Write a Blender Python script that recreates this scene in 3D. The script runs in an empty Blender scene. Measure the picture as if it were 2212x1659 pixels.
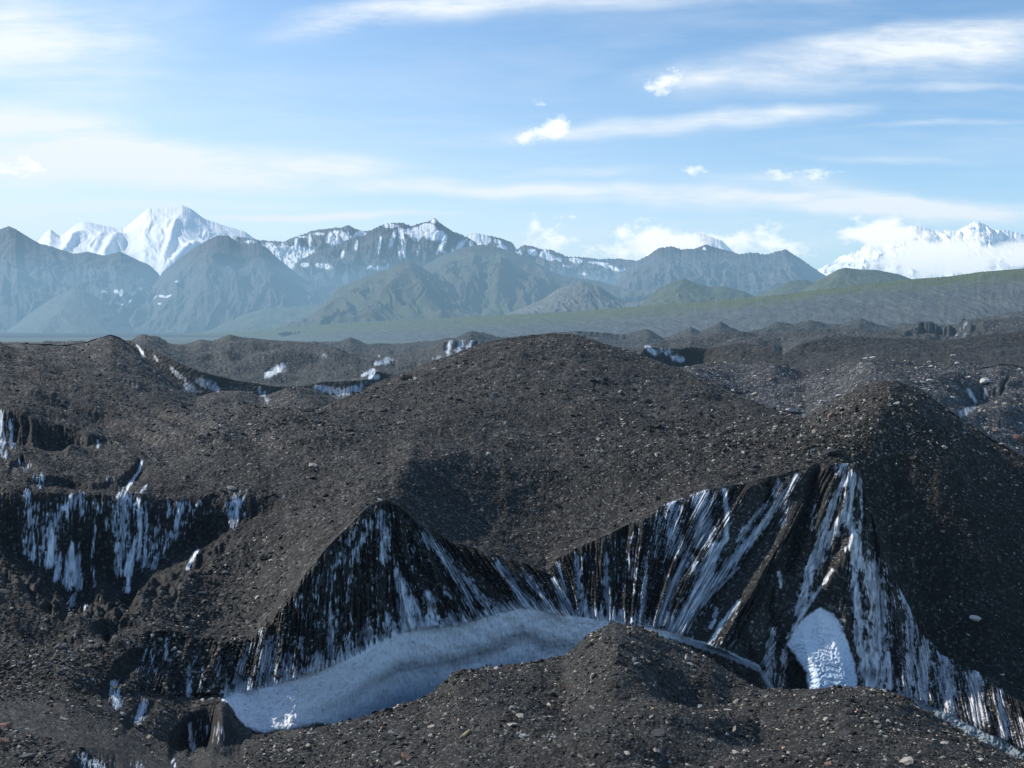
import bpy, math, random, time
import numpy as np
T0 = time.time()
rng = np.random.default_rng(7)
random.seed(7)
sc = bpy.context.scene
C = bpy.data.collections.new("scene"); sc.collection.children.link(C)

# ------------------------------------------------------------------ camera
# Directions are measured on a 2212 x 1659 sheet; a = X/Y and e = Z/Y of the sight line.
FL, CX, CY = 2171.0, 1106.0, 829.5
PITCH = math.radians(3.68)
cp, sp = math.cos(PITCH), math.sin(PITCH)
def ae(x, y):
    x = np.asarray(x, float); y = np.asarray(y, float)
    xn = (x-CX)/FL; yn = (CY-y)/FL
    dy = cp+yn*sp
    return xn/dy, (-sp+yn*cp)/dy
def pix(X, Y, Z):
    f = Y*cp-Z*sp; u = Y*sp+Z*cp
    return CX+FL*X/f, CY-FL*u/f

# ------------------------------------------------------------------ noise
PERM = rng.permutation(4096).astype(np.int32)
GX = np.cos(np.linspace(0, 2*np.pi, 4096, endpoint=False)).astype(np.float32)
GY = np.sin(np.linspace(0, 2*np.pi, 4096, endpoint=False)).astype(np.float32)
def perlin(x, y, seed=0):
    xi = np.floor(x).astype(np.int32); yi = np.floor(y).astype(np.int32)
    xf = (x-xi).astype(np.float32); yf = (y-yi).astype(np.float32)
    u = xf*xf*xf*(xf*(xf*6-15)+10); v = yf*yf*yf*(yf*(yf*6-15)+10)
    def g(ix, iy, fx, fy):
        h = PERM[(PERM[(ix+seed*131) & 4095]+iy) & 4095]
        return GX[h]*fx+GY[h]*fy
    n00 = g(xi, yi, xf, yf); n10 = g(xi+1, yi, xf-1, yf)
    n01 = g(xi, yi+1, xf, yf-1); n11 = g(xi+1, yi+1, xf-1, yf-1)
    return ((n00*(1-u)+n10*u)*(1-v)+(n01*(1-u)+n11*u)*v)*1.5
def fbm(x, y, o=5, gain=.5, seed=0, ridged=False):
    s = 0; a = 1.; t = 0
    for i in range(o):
        n = perlin(x*2**i+17.3*i, y*2**i-9.1*i, seed+i)
        if ridged: n = 1-2*np.abs(n)*1.4
        s = s+a*n; t += a; a *= gain
    return s/t
def sstep(a, b, x):
    t = np.clip((x-a)/(b-a), 0, 1); return t*t*(3-2*t)
def gsm(arr, s, axis):
    if s <= 0: return arr
    r = int(3*s+1); k = np.exp(-.5*(np.arange(-r, r+1)/s)**2); k /= k.sum()
    pad = [(0, 0)]*arr.ndim; pad[axis] = (r, r)
    p = np.pad(arr, pad, mode='edge'); out = np.zeros_like(arr)
    for i, w in enumerate(k):
        sl = [slice(None)]*arr.ndim; sl[axis] = slice(i, i+arr.shape[axis]); out += w*p[tuple(sl)]
    return out
def lerp(a, b, t): return a+(b-a)*t

# ------------------------------------------------------------------ mesh helpers
def tag(o, label=None, cat=None, group=None, kind=None):
    if label: o['label'] = label
    if cat: o['category'] = cat
    if group: o['group'] = group
    if kind: o['kind'] = kind
    return o
def mesh_np(name, V, F, mat, col=None, ice=None, smooth=True, parent=None):
    me = bpy.data.meshes.new(name)
    V = np.ascontiguousarray(V, np.float32); F = np.ascontiguousarray(F, np.int32)
    n = F.shape[1]
    me.vertices.add(len(V)); me.vertices.foreach_set('co', V.ravel())
    me.loops.add(F.size); me.loops.foreach_set('vertex_index', F.ravel())
    me.polygons.add(len(F))
    me.polygons.foreach_set('loop_start', np.arange(0, F.size, n, dtype=np.int32))
    me.polygons.foreach_set('use_smooth', np.full(len(F), smooth, bool))
    if col is not None:
        c4 = np.ones((len(V), 4), np.float32); c4[:, :3] = col
        at = me.attributes.new('Col', 'FLOAT_COLOR', 'POINT'); at.data.foreach_set('color', c4.ravel())
    if ice is not None:
        at = me.attributes.new('ice', 'FLOAT', 'POINT'); at.data.foreach_set('value', np.ascontiguousarray(ice, np.float32).ravel())
    me.update(calc_edges=True)
    o = bpy.data.objects.new(name, me); C.objects.link(o); me.materials.append(mat)
    if parent: o.parent = parent
    return o
def grid_faces(nr, nc):
    i = np.arange(nr*nc).reshape(nr, nc)
    return np.stack([i[:-1, :-1], i[:-1, 1:], i[1:, 1:], i[1:, :-1]], -1).reshape(-1, 4)

# ------------------------------------------------------------------ materials
def new_mat(name):
    m = bpy.data.materials.new(name); m.use_nodes = True
    nt = m.node_tree; return m, nt, nt.nodes['Principled BSDF']
def nd(nt, t, **k):
    n = nt.nodes.new(t)
    for a, v in k.items(): setattr(n, a, v)
    return n
def attr(nt, n):
    a = nd(nt, 'ShaderNodeAttribute'); a.attribute_name = n; return a
def mapr(nt, src, a, b, c, d):
    m = nd(nt, 'ShaderNodeMapRange'); nt.links.new(src, m.inputs[0])
    for i, v in enumerate((a, b, c, d)): m.inputs[i+1].default_value = v
    return m.outputs[0]
def math_(nt, op, a, b=None, clamp=False):
    m = nd(nt, 'ShaderNodeMath', operation=op, use_clamp=clamp)
    for i, v in enumerate((a, b)):
        if v is None: continue
        if isinstance(v, (int, float)): m.inputs[i].default_value = v
        else: nt.links.new(v, m.inputs[i])
    return m.outputs[0]
def noise(nt, vec, scale, detail=4, rough=.6):
    n = nd(nt, 'ShaderNodeTexNoise'); n.inputs['Scale'].default_value = scale
    n.inputs['Detail'].default_value = detail; n.inputs['Roughness'].default_value = rough
    if vec is not None: nt.links.new(vec, n.inputs['Vector'])
    return n.outputs['Fac']

def rubble_material():
    """vertex colour x pebble speckle (cells sized with the distance zones) + bump"""
    m, nt, bs = new_mat('rubble')
    L = nt.links.new
    geo = nd(nt, 'ShaderNodeNewGeometry'); pos = geo.outputs['Position']
    col = attr(nt, 'Col'); ice = attr(nt, 'ice')
    ln = nd(nt, 'ShaderNodeVectorMath', operation='LENGTH'); L(pos, ln.inputs[0])
    d = ln.outputs['Value']
    inv = math_(nt, 'SUBTRACT', 1.0, ice.outputs['Fac'], True)
    mult = None; hgt = None
    for k, (scale, lo0, lo1, hi0, hi1) in enumerate(((9, -2, -1, 60, 90), (4, 55, 85, 150, 220), (1.5, 140, 210, 500, 700), (.35, 480, 680, 9e3, 1e4))):
        v = nd(nt, 'ShaderNodeTexVoronoi'); v.inputs['Scale'].default_value = scale; L(pos, v.inputs['Vector'])
        sx = nd(nt, 'ShaderNodeSeparateColor'); L(v.outputs['Color'], sx.inputs[0])
        f = mapr(nt, sx.outputs[0], .0, .80, .45, 1.0)
        p = math_(nt, 'POWER', sx.outputs[1], 9.0)
        f = math_(nt, 'ADD', f, math_(nt, 'MULTIPLY', p, (4.0, 4.0, 3.6, 1.5)[k]))
        w = math_(nt, 'MULTIPLY', mapr(nt, d, lo0, lo1, 0, 1), mapr(nt, d, hi0, hi1, 1, 0))
        fw = math_(nt, 'MULTIPLY', f, w)
        hw = math_(nt, 'MULTIPLY', math_(nt, 'MULTIPLY', math_(nt, 'SUBTRACT', sx.outputs[2], v.outputs['Distance']), w), .9/scale)
        mult = fw if mult is None else math_(nt, 'ADD', mult, fw)
        hgt = hw if hgt is None else math_(nt, 'ADD', hgt, hw)
    n2 = noise(nt, pos, .12, 6, .65)
    mult = math_(nt, 'MULTIPLY', mult, mapr(nt, n2, .3, .7, .75, 1.3))
    mx = nd(nt, 'ShaderNodeMix', data_type='FLOAT'); L(ice.outputs['Fac'], mx.inputs['Factor'])
    L(mult, mx.inputs['A']); mx.inputs['B'].default_value = 1.0
    vm = nd(nt, 'ShaderNodeVectorMath', operation='SCALE'); L(col.outputs['Color'], vm.inputs[0]); L(mx.outputs[0], vm.inputs['Scale'])
    L(vm.outputs[0], bs.inputs['Base Color'])
    L(mapr(nt, ice.outputs['Fac'], 0, 1, .85, .42), bs.inputs['Roughness'])
    bs.inputs['Specular IOR Level'].default_value = .22
    b = nd(nt, 'ShaderNodeBump'); b.inputs['Strength'].default_value = .45; b.inputs['Distance'].default_value = 1.0
    mp = nd(nt, 'ShaderNodeMapping'); L(pos, mp.inputs['Vector']); mp.inputs['Scale'].default_value = (4, 2, .8)
    ih = math_(nt, 'MULTIPLY', noise(nt, mp.outputs[0], 1.3, 5, .6), .25)
    mh = nd(nt, 'ShaderNodeMix', data_type='FLOAT'); L(ice.outputs['Fac'], mh.inputs['Factor'])
    L(hgt, mh.inputs['A']); L(ih, mh.inputs['B'])
    L(mh.outputs[0], b.inputs['Height'])
    L(b.outputs[0], bs.inputs['Normal'])
    return m
def hill_material(name, scale, bstr, rough=.9, lo=.72, hi=1.28):
    m, nt, bs = new_mat(name); L = nt.links.new
    pos = nd(nt, 'ShaderNodeNewGeometry').outputs['Position']
    col = attr(nt, 'Col')
    n1 = noise(nt, pos, scale, 8, .7)
    f = mapr(nt, n1, .3, .7, lo, hi)
    vm = nd(nt, 'ShaderNodeVectorMath', operation='SCALE'); L(col.outputs['Color'], vm.inputs[0]); L(f, vm.inputs['Scale'])
    L(vm.outputs[0], bs.inputs['Base Color']); bs.inputs['Roughness'].default_value = rough
    bs.inputs['Specular IOR Level'].default_value = .15
    b = nd(nt, 'ShaderNodeBump'); b.inputs['Strength'].default_value = bstr; b.inputs['Distance'].default_value = 1.5/scale*.3
    L(n1, b.inputs['Height']); L(b.outputs[0], bs.inputs['Normal'])
    return m
def stone_material():
    m, nt, bs = new_mat('stone'); L = nt.links.new
    tc = nd(nt, 'ShaderNodeTexCoord').outputs['Object']
    col = attr(nt, 'Col')
    n1 = noise(nt, tc, 6, 6, .7)
    vm = nd(nt, 'ShaderNodeVectorMath', operation='SCALE'); L(col.outputs['Color'], vm.inputs[0]); L(mapr(nt, n1, .3, .7, .65, 1.3), vm.inputs['Scale'])
    L(vm.outputs[0], bs.inputs['Base Color']); bs.inputs['Roughness'].default_value = .8
    bs.inputs['Specular IOR Level'].default_value = .3
    b = nd(nt, 'ShaderNodeBump'); b.inputs['Strength'].default_value = .4; b.inputs['Distance'].default_value = .05
    L(n1, b.inputs['Height']); L(b.outputs[0], bs.inputs['Normal'])
    return m
M_rub = rubble_material(); M_stone = stone_material()
M_lat = hill_material('tundra_scree', .014, .6); M_snow = hill_material('snow_rock', .0024, .15, .7, .95, 1.04); M_hill = hill_material('tundra_hill', .0032, .5); M_mtn = hill_material('mountain_rock', .0024, .6, .75)

# ================================================================== GLACIER TERRAIN
# profile lines from near to far: knots (x, y, Y); each gives a height and a distance in every direction
# z-lines given directly use ('z', [(x, z, Y), ...])
A_ = [(-300, 1730, 28), (400, 1745, 27), (1100, 1730, 28), (2400, 1730, 28)]
B_ = [(-300, 1560, 36), (0, 1570, 36), (150, 1610, 35), (250, 1640, 34), (380, 1680, 34), (470, 1668, 36), (510, 1632, 40), (560, 1604, 43), (640, 1582, 46), (750, 1556, 49),
      (850, 1530, 52), (905, 1512, 54), (955, 1478, 56), (985, 1452, 57), (1050, 1442, 58), (1130, 1430, 59), (1220, 1415, 60), (1265, 1382, 62), (1330, 1358, 62.5), (1400, 1366, 62.5),
      (1460, 1388, 61.5), (1530, 1420, 61), (1580, 1452, 60), (1640, 1487, 57), (1700, 1489, 55), (1760, 1486, 55), (1830, 1480, 55), (1900, 1490, 54), (1950, 1508, 53), (2000, 1535, 51), (2060, 1570, 49), (2100, 1590, 48),
      (2160, 1622, 46), (2212, 1650, 45), (2400, 1720, 42)]
D_ = [(-300, 1500, 46), (0, 1500, 46), (150, 1520, 46), (250, 1560, 47), (330, 1600, 48), (420, 1625, 50), (470, 1540, 62), (485, 1530, 65), (520, 1562, 67), (570, 1582, 69), (640, 1578, 72), (720, 1572, 74), (850, 1565, 77), (1000, 1540, 80), (1100, 1510, 82), (1200, 1470, 84),
      (1300, 1450, 85), (1400, 1440, 84), (1500, 1440, 83), (1600, 1480, 82), (1650, 1520, 80), (1750, 1560, 78), (1900, 1540, 77), (1960, 1540, 76), (2080, 1600, 70.5), (2212, 1662, 63.5), (2400, 1740, 58)]
E_ = [(-300, 1470, 49), (0, 1470, 49), (150, 1480, 50), (280, 1500, 55), (380, 1505, 59), (450, 1500, 62.5), (483, 1508, 66), (520, 1498, 68.5), (570, 1488, 71), (650, 1468, 74.5), (700, 1450, 76.5), (760, 1422, 79), (820, 1392, 82), (870, 1370, 84), (940, 1358, 85.2), (1000, 1352, 86), (1060, 1332, 86.6),
      (1130, 1312, 87), (1190, 1325, 87.5), (1250, 1335, 88), (1340, 1350, 88), (1440, 1366, 87), (1500, 1385, 86), (1560, 1405, 85.3), (1640, 1440, 84), (1665, 1488, 83), (1750, 1505, 81.5), (1850, 1500, 80.5), (1942, 1500, 79), (2010, 1526, 76), (2080, 1562, 73), (2150, 1592, 69.5), (2212, 1622, 66), (2400, 1710, 60)]
F_ = [(-300, 1400, 57), (0, 1400, 58), (200, 1395, 60), (285, 1378, 61.5), (310, 1366, 62), (350, 1362, 63), (390, 1366, 64), (430, 1376, 65), (490, 1380, 67.5), (540, 1379, 70.5), (565, 1360, 72.5), (590, 1338, 75), (612, 1305, 77), (640, 1268, 79.5), (670, 1225, 82), (700, 1188, 84.5), (730, 1158, 86.5), (760, 1128, 88.5), (790, 1098, 90.5),
      (815, 1082, 92), (835, 1078, 92.5), (860, 1090, 92.5), (880, 1106, 92), (905, 1125, 91.7), (960, 1160, 91.5), (1040, 1190, 91.5), (1120, 1212, 91.5), (1180, 1232, 92), (1210, 1200, 93), (1250, 1180, 94), (1300, 1160, 95), (1380, 1118, 97.5), (1430, 1092, 99), (1480, 1074, 100.5),
      (1530, 1058, 102), (1600, 1046, 103), (1700, 1020, 104.5), (1780, 1002, 105.5), (1850, 1000, 105.5), (1875, 1080, 103), (1905, 1180, 100), (1945, 1280, 96.5), (1985, 1360, 92), (2030, 1420, 87.5), (2100, 1450, 83), (2150, 1480, 79), (2212, 1520, 74), (2400, 1620, 66)]
H_ = [(-300, 1060, 74), (0, 1062, 76), (100, 1060, 77), (200, 1062, 78.5), (300, 1068, 80), (430, 1074, 83), (600, 1072, 89), (700, 1045, 95), (780, 1030, 98), (840, 1030, 98.5), (860, 1010, 100), (885, 990, 103), (960, 985, 108), (1050, 990, 111), (1200, 1000, 113), (1400, 975, 117), (1600, 950, 119), (1780, 938, 114),
      (1850, 925, 113), (1900, 925, 112), (1960, 985, 110), (2050, 1060, 106), (2212, 1210, 96), (2400, 1300, 88)]
M_ = [(-300, 890, 97), (0, 878, 98), (60, 886, 99), (130, 915, 99), (230, 950, 99), (330, 955, 103), (450, 930, 112), (600, 895, 124), (760, 915, 130), (880, 900, 138), (1000, 888, 142), (1160, 896, 142), (1300, 884, 146), (1450, 915, 140), (1600, 930, 134), (1740, 925, 130), (1850, 878, 122), (1925, 852, 119), (1980, 880, 118), (2050, 955, 115), (2212, 1100, 107), (2400, 1180, 100)]
S1 = [(-300, 700, 180), (-60, 728, 176), (0, 738, 175), (35, 757, 173), (88, 772, 170), (140, 789, 168), (211, 814, 164), (317, 852, 160), (405, 877, 158), (520, 880, 160), (640, 885, 164), (700, 878, 168), (760, 850, 178), (830, 818, 190), (880, 800, 198), (960, 768, 208), (1060, 737, 217), (1130, 722, 221), (1190, 717, 223), (1250, 722, 222),
      (1330, 745, 217), (1400, 769, 209), (1480, 802, 197), (1560, 838, 185), (1640, 870, 170), (1740, 912, 148), (1800, 871, 138), (1860, 836, 134), (1905, 824, 133), (1940, 823, 132), (2000, 853, 130), (2060, 890, 128), (2130, 940, 124), (2212, 985, 120), (2400, 1060, 110)]
S2 = [(-300, 730, 250), (0, 744, 250), (70, 740, 252), (130, 745, 255), (190, 737, 260), (220, 726, 262), (239, 721, 262), (262, 730, 262), (290, 748, 260), (330, 785, 256), (380, 825, 250), (425, 855, 246), (450, 845, 248), (480, 838, 250), (520, 842, 250), (560, 856, 250), (590, 850, 250), (620, 838, 252), (645, 834, 252), (675, 842, 250), (710, 858, 250), (760, 880, 250),
      (900, 880, 260), (1300, 860, 300), (1440, 812, 330), (1500, 790, 335), (1560, 781, 335), (1600, 788, 330), (1650, 776, 325), (1685, 790, 318), (1740, 800, 305), (1800, 796, 290), (1850, 780, 280), (1880, 772, 276), (1920, 776, 275), (2000, 782, 270), (2060, 776, 268), (2120, 790, 262), (2160, 782, 262), (2212, 790, 260), (2400, 790, 260)]
S3 = [(-300, 765, 340), (0, 765, 340), (250, 755, 345), (310, 775, 345), (380, 835, 330), (430, 860, 330), (500, 858, 335), (570, 868, 335), (650, 862, 340), (720, 858, 340), (780, 852, 345), (840, 835, 360), (1000, 800, 400), (1300, 790, 420), (1400, 785, 432), (1500, 800, 425), (1600, 785, 420), (1700, 790, 400), (1780, 765, 395), (1900, 750, 395), (2100, 748, 390), (2400, 750, 380)]
S4 = [(-300, 755, 380), (200, 750, 385), (240, 730, 372), (270, 733, 366), (310, 746, 358), (360, 768, 348), (400, 787, 342), (450, 805, 340), (500, 818, 342), (560, 829, 343), (590, 832, 344), (640, 834, 346), (700, 825, 350), (760, 821, 352), (800, 818, 356), (815, 800, 370), (850, 806, 375), (900, 800, 385), (1040, 785, 400), (1300, 775, 425), (1380, 762, 440), (1397, 747, 445), (1434, 751, 446), (1470, 752, 446), (1491, 746, 447), (1530, 750, 446), (1600, 738, 440), (1650, 745, 430),
      (1690, 765, 415), (1732, 740, 420), (1780, 730, 425), (1850, 727, 425), (1950, 730, 420), (2040, 735, 415), (2120, 722, 415), (2212, 715, 410), (2400, 710, 405)]
S5 = [(-300, 745, 620), (70, 739, 610), (134, 739, 600), (200, 742, 600), (285, 740, 600), (303, 728, 600), (312, 722, 600), (338, 729, 600), (370, 743, 600), (400, 742, 600), (433, 731, 600), (461, 736, 600), (496, 721, 600), (520, 727, 600), (549, 728, 600), (581, 733, 600), (623, 735, 600), (669, 740, 600), (722, 752, 590), (780, 765, 580), (850, 768, 580), (900, 762, 590),
      (960, 737, 600), (985, 733, 605), (1030, 735, 610), (1080, 748, 620), (1380, 750, 620), (1434, 738, 620), (1500, 726, 620), (1560, 716, 630), (1640, 722, 640), (1720, 712, 640), (1800, 716, 640), (1900, 716, 640), (1950, 708, 640), (1985, 694, 640), (2010, 692, 640), (2035, 700, 640), (2060, 700, 640), (2080, 688, 640), (2120, 690, 640), (2212, 690, 620), (2400, 690, 600)]
S7 = [(-300, 745, 900), (0, 746, 900), (300, 745, 900), (500, 742, 900), (600, 742, 900), (730, 737, 900), (758, 726, 900), (793, 742, 900), (870, 740, 900), (927, 735, 900), (985, 731, 900), (1015, 714, 900), (1047, 724, 900), (1068, 728, 900), (1150, 722, 900), (1212, 715, 900), (1240, 712, 900), (1293, 715, 900), (1342, 722, 900), (1382, 712, 900), (1398, 709, 900),
      (1434, 731, 900), (1454, 722, 900), (1493, 705, 900), (1512, 715, 900), (1556, 695, 900), (1602, 718, 900), (1644, 708, 900), (1679, 691, 900), (1715, 698, 900), (1753, 688, 900), (1785, 698, 900), (1820, 699, 900), (1859, 684, 900), (1887, 698, 900), (1926, 705, 900), (1947, 695, 900), (1990, 699, 900), (2060, 699, 900), (2110, 686, 900), (2172, 676, 900), (2212, 667, 900), (2400, 660, 900)]

dense = np.arange(-70, 2285, 1.55)
left = -70-np.cumsum(np.geomspace(2, 70, 70))[::-1]; right = 2285+np.cumsum(np.geomspace(2, 70, 70))
cols = np.concatenate([left, dense, right]); NC = len(cols)
AX = (cols-CX)/FL/ (cp)            # a of every column
nl = len(left)
WOB = {}
def line(knots, wob=2.2, smooth=5, seed=1):
    k = np.array(knots, float); a, e = ae(k[:, 0], k[:, 1])
    ee = np.interp(AX, a, e); YY = np.interp(AX, a, k[:, 2])
    ee2 = gsm(ee, smooth/1.55*.6, 0); YY = gsm(YY, 6, 0)
    WOB[seed] = wob/FL*fbm(AX*45, AX*0+seed*3.1, 4, .6, seed)
    return ee2, YY
def valley(l0, l1, drop, pos=.4, dk=None):
    (e0, Y0), (e1, Y1) = l0, l1
    Y = Y0+(Y1-Y0)*pos
    z = np.minimum(e0, e1)*Y-drop*Y
    return z/Y, Y
def reY(K, tab): return [(x, y, float(np.interp(x, *np.array(tab, float).T))) for x, y, _ in K]
F_ = reY(F_, [(-300, 62), (0, 63), (200, 66), (285, 69), (350, 71.5), (430, 73.5), (540, 74), (600, 73.6), (640, 74.2), (700, 78), (760, 82.3), (815, 86.5), (835, 87.5), (880, 88.5), (960, 89.5), (1040, 90.2), (1120, 91), (1180, 92), (1250, 94), (1300, 95), (1380, 97.5), (1480, 100.5), (1600, 103), (1700, 104.5), (1780, 105.5), (1850, 105.5), (1875, 104), (1905, 102), (1945, 100), (1985, 98), (2030, 96), (2100, 93), (2150, 91), (2212, 89), (2400, 84)])
E_ = reY(E_, [(-300, 55), (0, 56), (150, 57), (280, 62), (380, 66), (450, 68.3), (483, 69.5), (520, 70), (570, 70.3), (620, 70.2), (650, 70.8), (700, 73.6), (760, 77.3), (820, 80.8), (870, 83), (940, 84.3), (1000, 85.2), (1060, 86), (1130, 86.8), (1250, 88), (1340, 88), (1440, 87.5), (1560, 87), (1640, 86.5), (1700, 86.5), (1850, 87.5), (1942, 88), (2010, 87), (2080, 85.5), (2150, 84), (2212, 82.5), (2400, 79)])
D_ = reY(D_, [(-300, 51), (0, 52), (150, 52), (250, 54), (330, 56), (420, 60), (470, 65.5), (485, 66.8), (520, 67.4), (570, 67.6), (640, 68), (720, 71.8), (850, 78.8), (1000, 82.6), (1100, 84.2), (1200, 85.6), (1300, 86.4), (1400, 86.2), (1560, 85.9), (1650, 85.4), (1750, 85.4), (1942, 86.8), (2080, 84.4), (2212, 81.4), (2400, 78)])
H_ = reY(H_, [(-300, 82), (0, 84), (200, 90), (300, 92), (430, 95), (600, 98), (700, 99), (780, 99.5), (840, 100), (885, 103), (960, 108), (1050, 111), (1200, 113), (1400, 117), (1600, 119), (1780, 114), (1850, 113), (1900, 112), (1960, 110), (2050, 107.5), (2212, 104), (2400, 100)])
M_ = reY(M_, [(-300, 112), (0, 114), (130, 116), (330, 119), (450, 123), (600, 129), (760, 132), (880, 138), (1000, 142), (1160, 142), (1300, 146), (1450, 140), (1600, 134), (1740, 130), (1850, 122), (1925, 119), (1980, 118), (2050, 115), (2212, 111), (2400, 106)])
lA = line(A_); lB = line(B_, 3.5, 4, 2); lD = line(D_, 2, 8, 3); lE = line(E_, 4, 4, 4); lF = line(F_, 3.5, 2.5, 5); lH = line(H_, 3, 8, 6); lM = line(M_, 3, 10, 7)
lF2 = (lerp(gsm(lF[0], 22, 0), lH[0], .10), lerp(gsm(lF[1], 22, 0)+.8, lH[1], .10))
l1 = line(S1, 2.0, 6, 8); l2 = line(S2, 2.5, 4, 9); l3 = line(S3, 2, 6, 10); l4 = line(S4, 1.5, 3, 11); l3 = (l3[0], l4[1]-np.interp(cols, [0, 240, 300, 640, 820, 870, 1380, 1396, 1520, 1560, 2400], [30, 16, 5, 5, 5, 22, 22, 5, 6, 22, 25]))
l5 = line(S5, 2.0, 3, 12); l7 = line(S7, 1.6, 2.5, 13)
l2 = (l2[0], l2[1]*1.25); l3 = (l3[0], l3[1]*1.9); l4 = (l4[0], l4[1]*1.9); l5 = (l5[0], l5[1]*2.4); l7 = (l7[0], l7[1]*2.8)
vd = np.interp(cols, [0, 440, 520, 640, 900, 1300, 1600, 2212, 2400], [0, 0, .01, .03, .05, .08, .06, .02, .02])
eB, YB = lB; eD, YD = lD
Yv = YB+(YD-YB)*.45
ev = lerp(lerp(eB*YB, eD*YD, .45)/Yv, (np.minimum(eB, eD)-vd*.6), np.clip(vd/.01, 0, 1)); lV = (ev, Yv)
const = lambda z, Y: (np.full(NC, z/Y), np.full(NC, float(Y)))
lines = [(const(-1.75, 1.2), 0), (const(-2.2, 4), 4), (const(-8.4, 14), 14), (lA, 16), (lB, 215), (lV, 22), (lD, 26), (lE, 62), (lF, 270), (lF2, 22), (lH, 132), (lM, 120), (l1, 150),
         (valley(l1, l2, .012, .35), 14), (l2, 105), (valley(l2, l3, .006, .4), 8), (l3, 24), (l4, 50), (valley(l4, l5, .006, .4), 10), (l5, 60), (valley(l5, l7, .006, .4), 10), (l7, 55),
         (const(-100, 3300), 8), (const(-150, 7000), 12), (const(-300, 40000), 12)]
Ys, Zs, band = [], [], []
for i in range(1, len(lines)):
    (e0, Y0), _ = lines[i-1]; (e1, Y1), n = lines[i]
    for j in range(n):
        t = j/n
        Ys.append(lerp(Y0, Y1, t)); Zs.append(lerp(e0*Y0, e1*Y1, t)); band.append(i+t)
e1, Y1 = lines[-1][0]; Ys.append(Y1); Zs.append(e1*Y1); band.append(len(lines))
Yg = np.array(Ys); Zg = np.array(Zs); band = np.array(band); NR = len(Yg)
row_of = np.cumsum([l[1] for l in lines])       # row index of every line
iA, iB, iV, iD, iE, iF = [row_of[k] for k in range(3, 9)]; iH, iM, iS1 = row_of[10], row_of[11], row_of[12]
i2, i3, i4, i5, i7, iEnd = row_of[14], row_of[16], row_of[17], row_of[19], row_of[21], row_of[22]
# soften creases along each direction, keep cliff rims and skylines crisper
sm = gsm(Zg, 7, 0); smY = gsm(Yg, 7, 0); cr = gsm(Zg, 1.3, 0); crY = gsm(Yg, 1.3, 0)
w = np.zeros(NR)
for r, k in ((iF, 10), (iE, 14), (iD, 8), (iB, 8), (iS1, 10), (i2, 8), (i3, 8), (i4, 8), (i5, 8), (i7, 8)): w = np.maximum(w, np.exp(-((np.arange(NR)-r)/k)**2))
w[i3-8:i4+4] = 1; w[i7+2:] = 1; w[:row_of[3]] = 1
w = w[:, None]
Zg = lerp(sm, cr, w); Yg = lerp(smY, crY, w)
Xg = AX[None, :]*Yg
rows = np.arange(NR)[:, None]
far_fade = 1-sstep(i7, iEnd, rows)

# rolling relief, the same at every scale (log-polar), amplitude grows with distance
LY = np.log(Yg); AA = np.broadcast_to(AX[None, :], Yg.shape)
PX, PY = pix(Xg, Yg, Zg)
def rowmask(r0, r1, s=10): return sstep(r0-s, r0+s, rows)*(1-sstep(r1-s, r1+s, rows))
cliffband = rowmask(iE-6, iF+2, 6)*sstep(280, 330, PX)
nearrim = 1-.6*(np.exp(-((rows-iS1)/14.)**2)+np.exp(-((rows-iB)/10.)**2))-.75*np.exp(-((rows-iF)/8.)**2)-.8*sum(np.exp(-((rows-r)/9.)**2) for r in (i2, i4, i5, i7))-.5*rowmask(i3, i4, 4)
amp = Yg*far_fade*(1-.75*cliffband)*np.clip(nearrim, 0.15, 1)
for sd, r in ((2, iB), (3, iD), (4, iE), (5, iF), (8, iS1), (9, i2), (11, i4), (12, i5), (13, i7)):
    Zg = Zg+Yg*WOB[sd][None, :]*1.3*np.exp(-((rows-r)/(5. if sd != 5 else 3.))**2)
relief = (.0062+.0020*sstep(iS1, iS1+30, rows))*fbm(AA*13, LY*13, 3, .5, 20)+.0024*fbm(AA*60, LY*60, 3, .55, 24)+.0010*fbm(AA*300+3*LY, LY*300, 2, .6, 28)
rg = fbm(AA*30+5, LY*22, 3, .5, 33, ridged=True)
relief = relief+.0012*rg
Zg = Zg+amp*relief*np.where(rows < iA, .5, 1)

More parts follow.
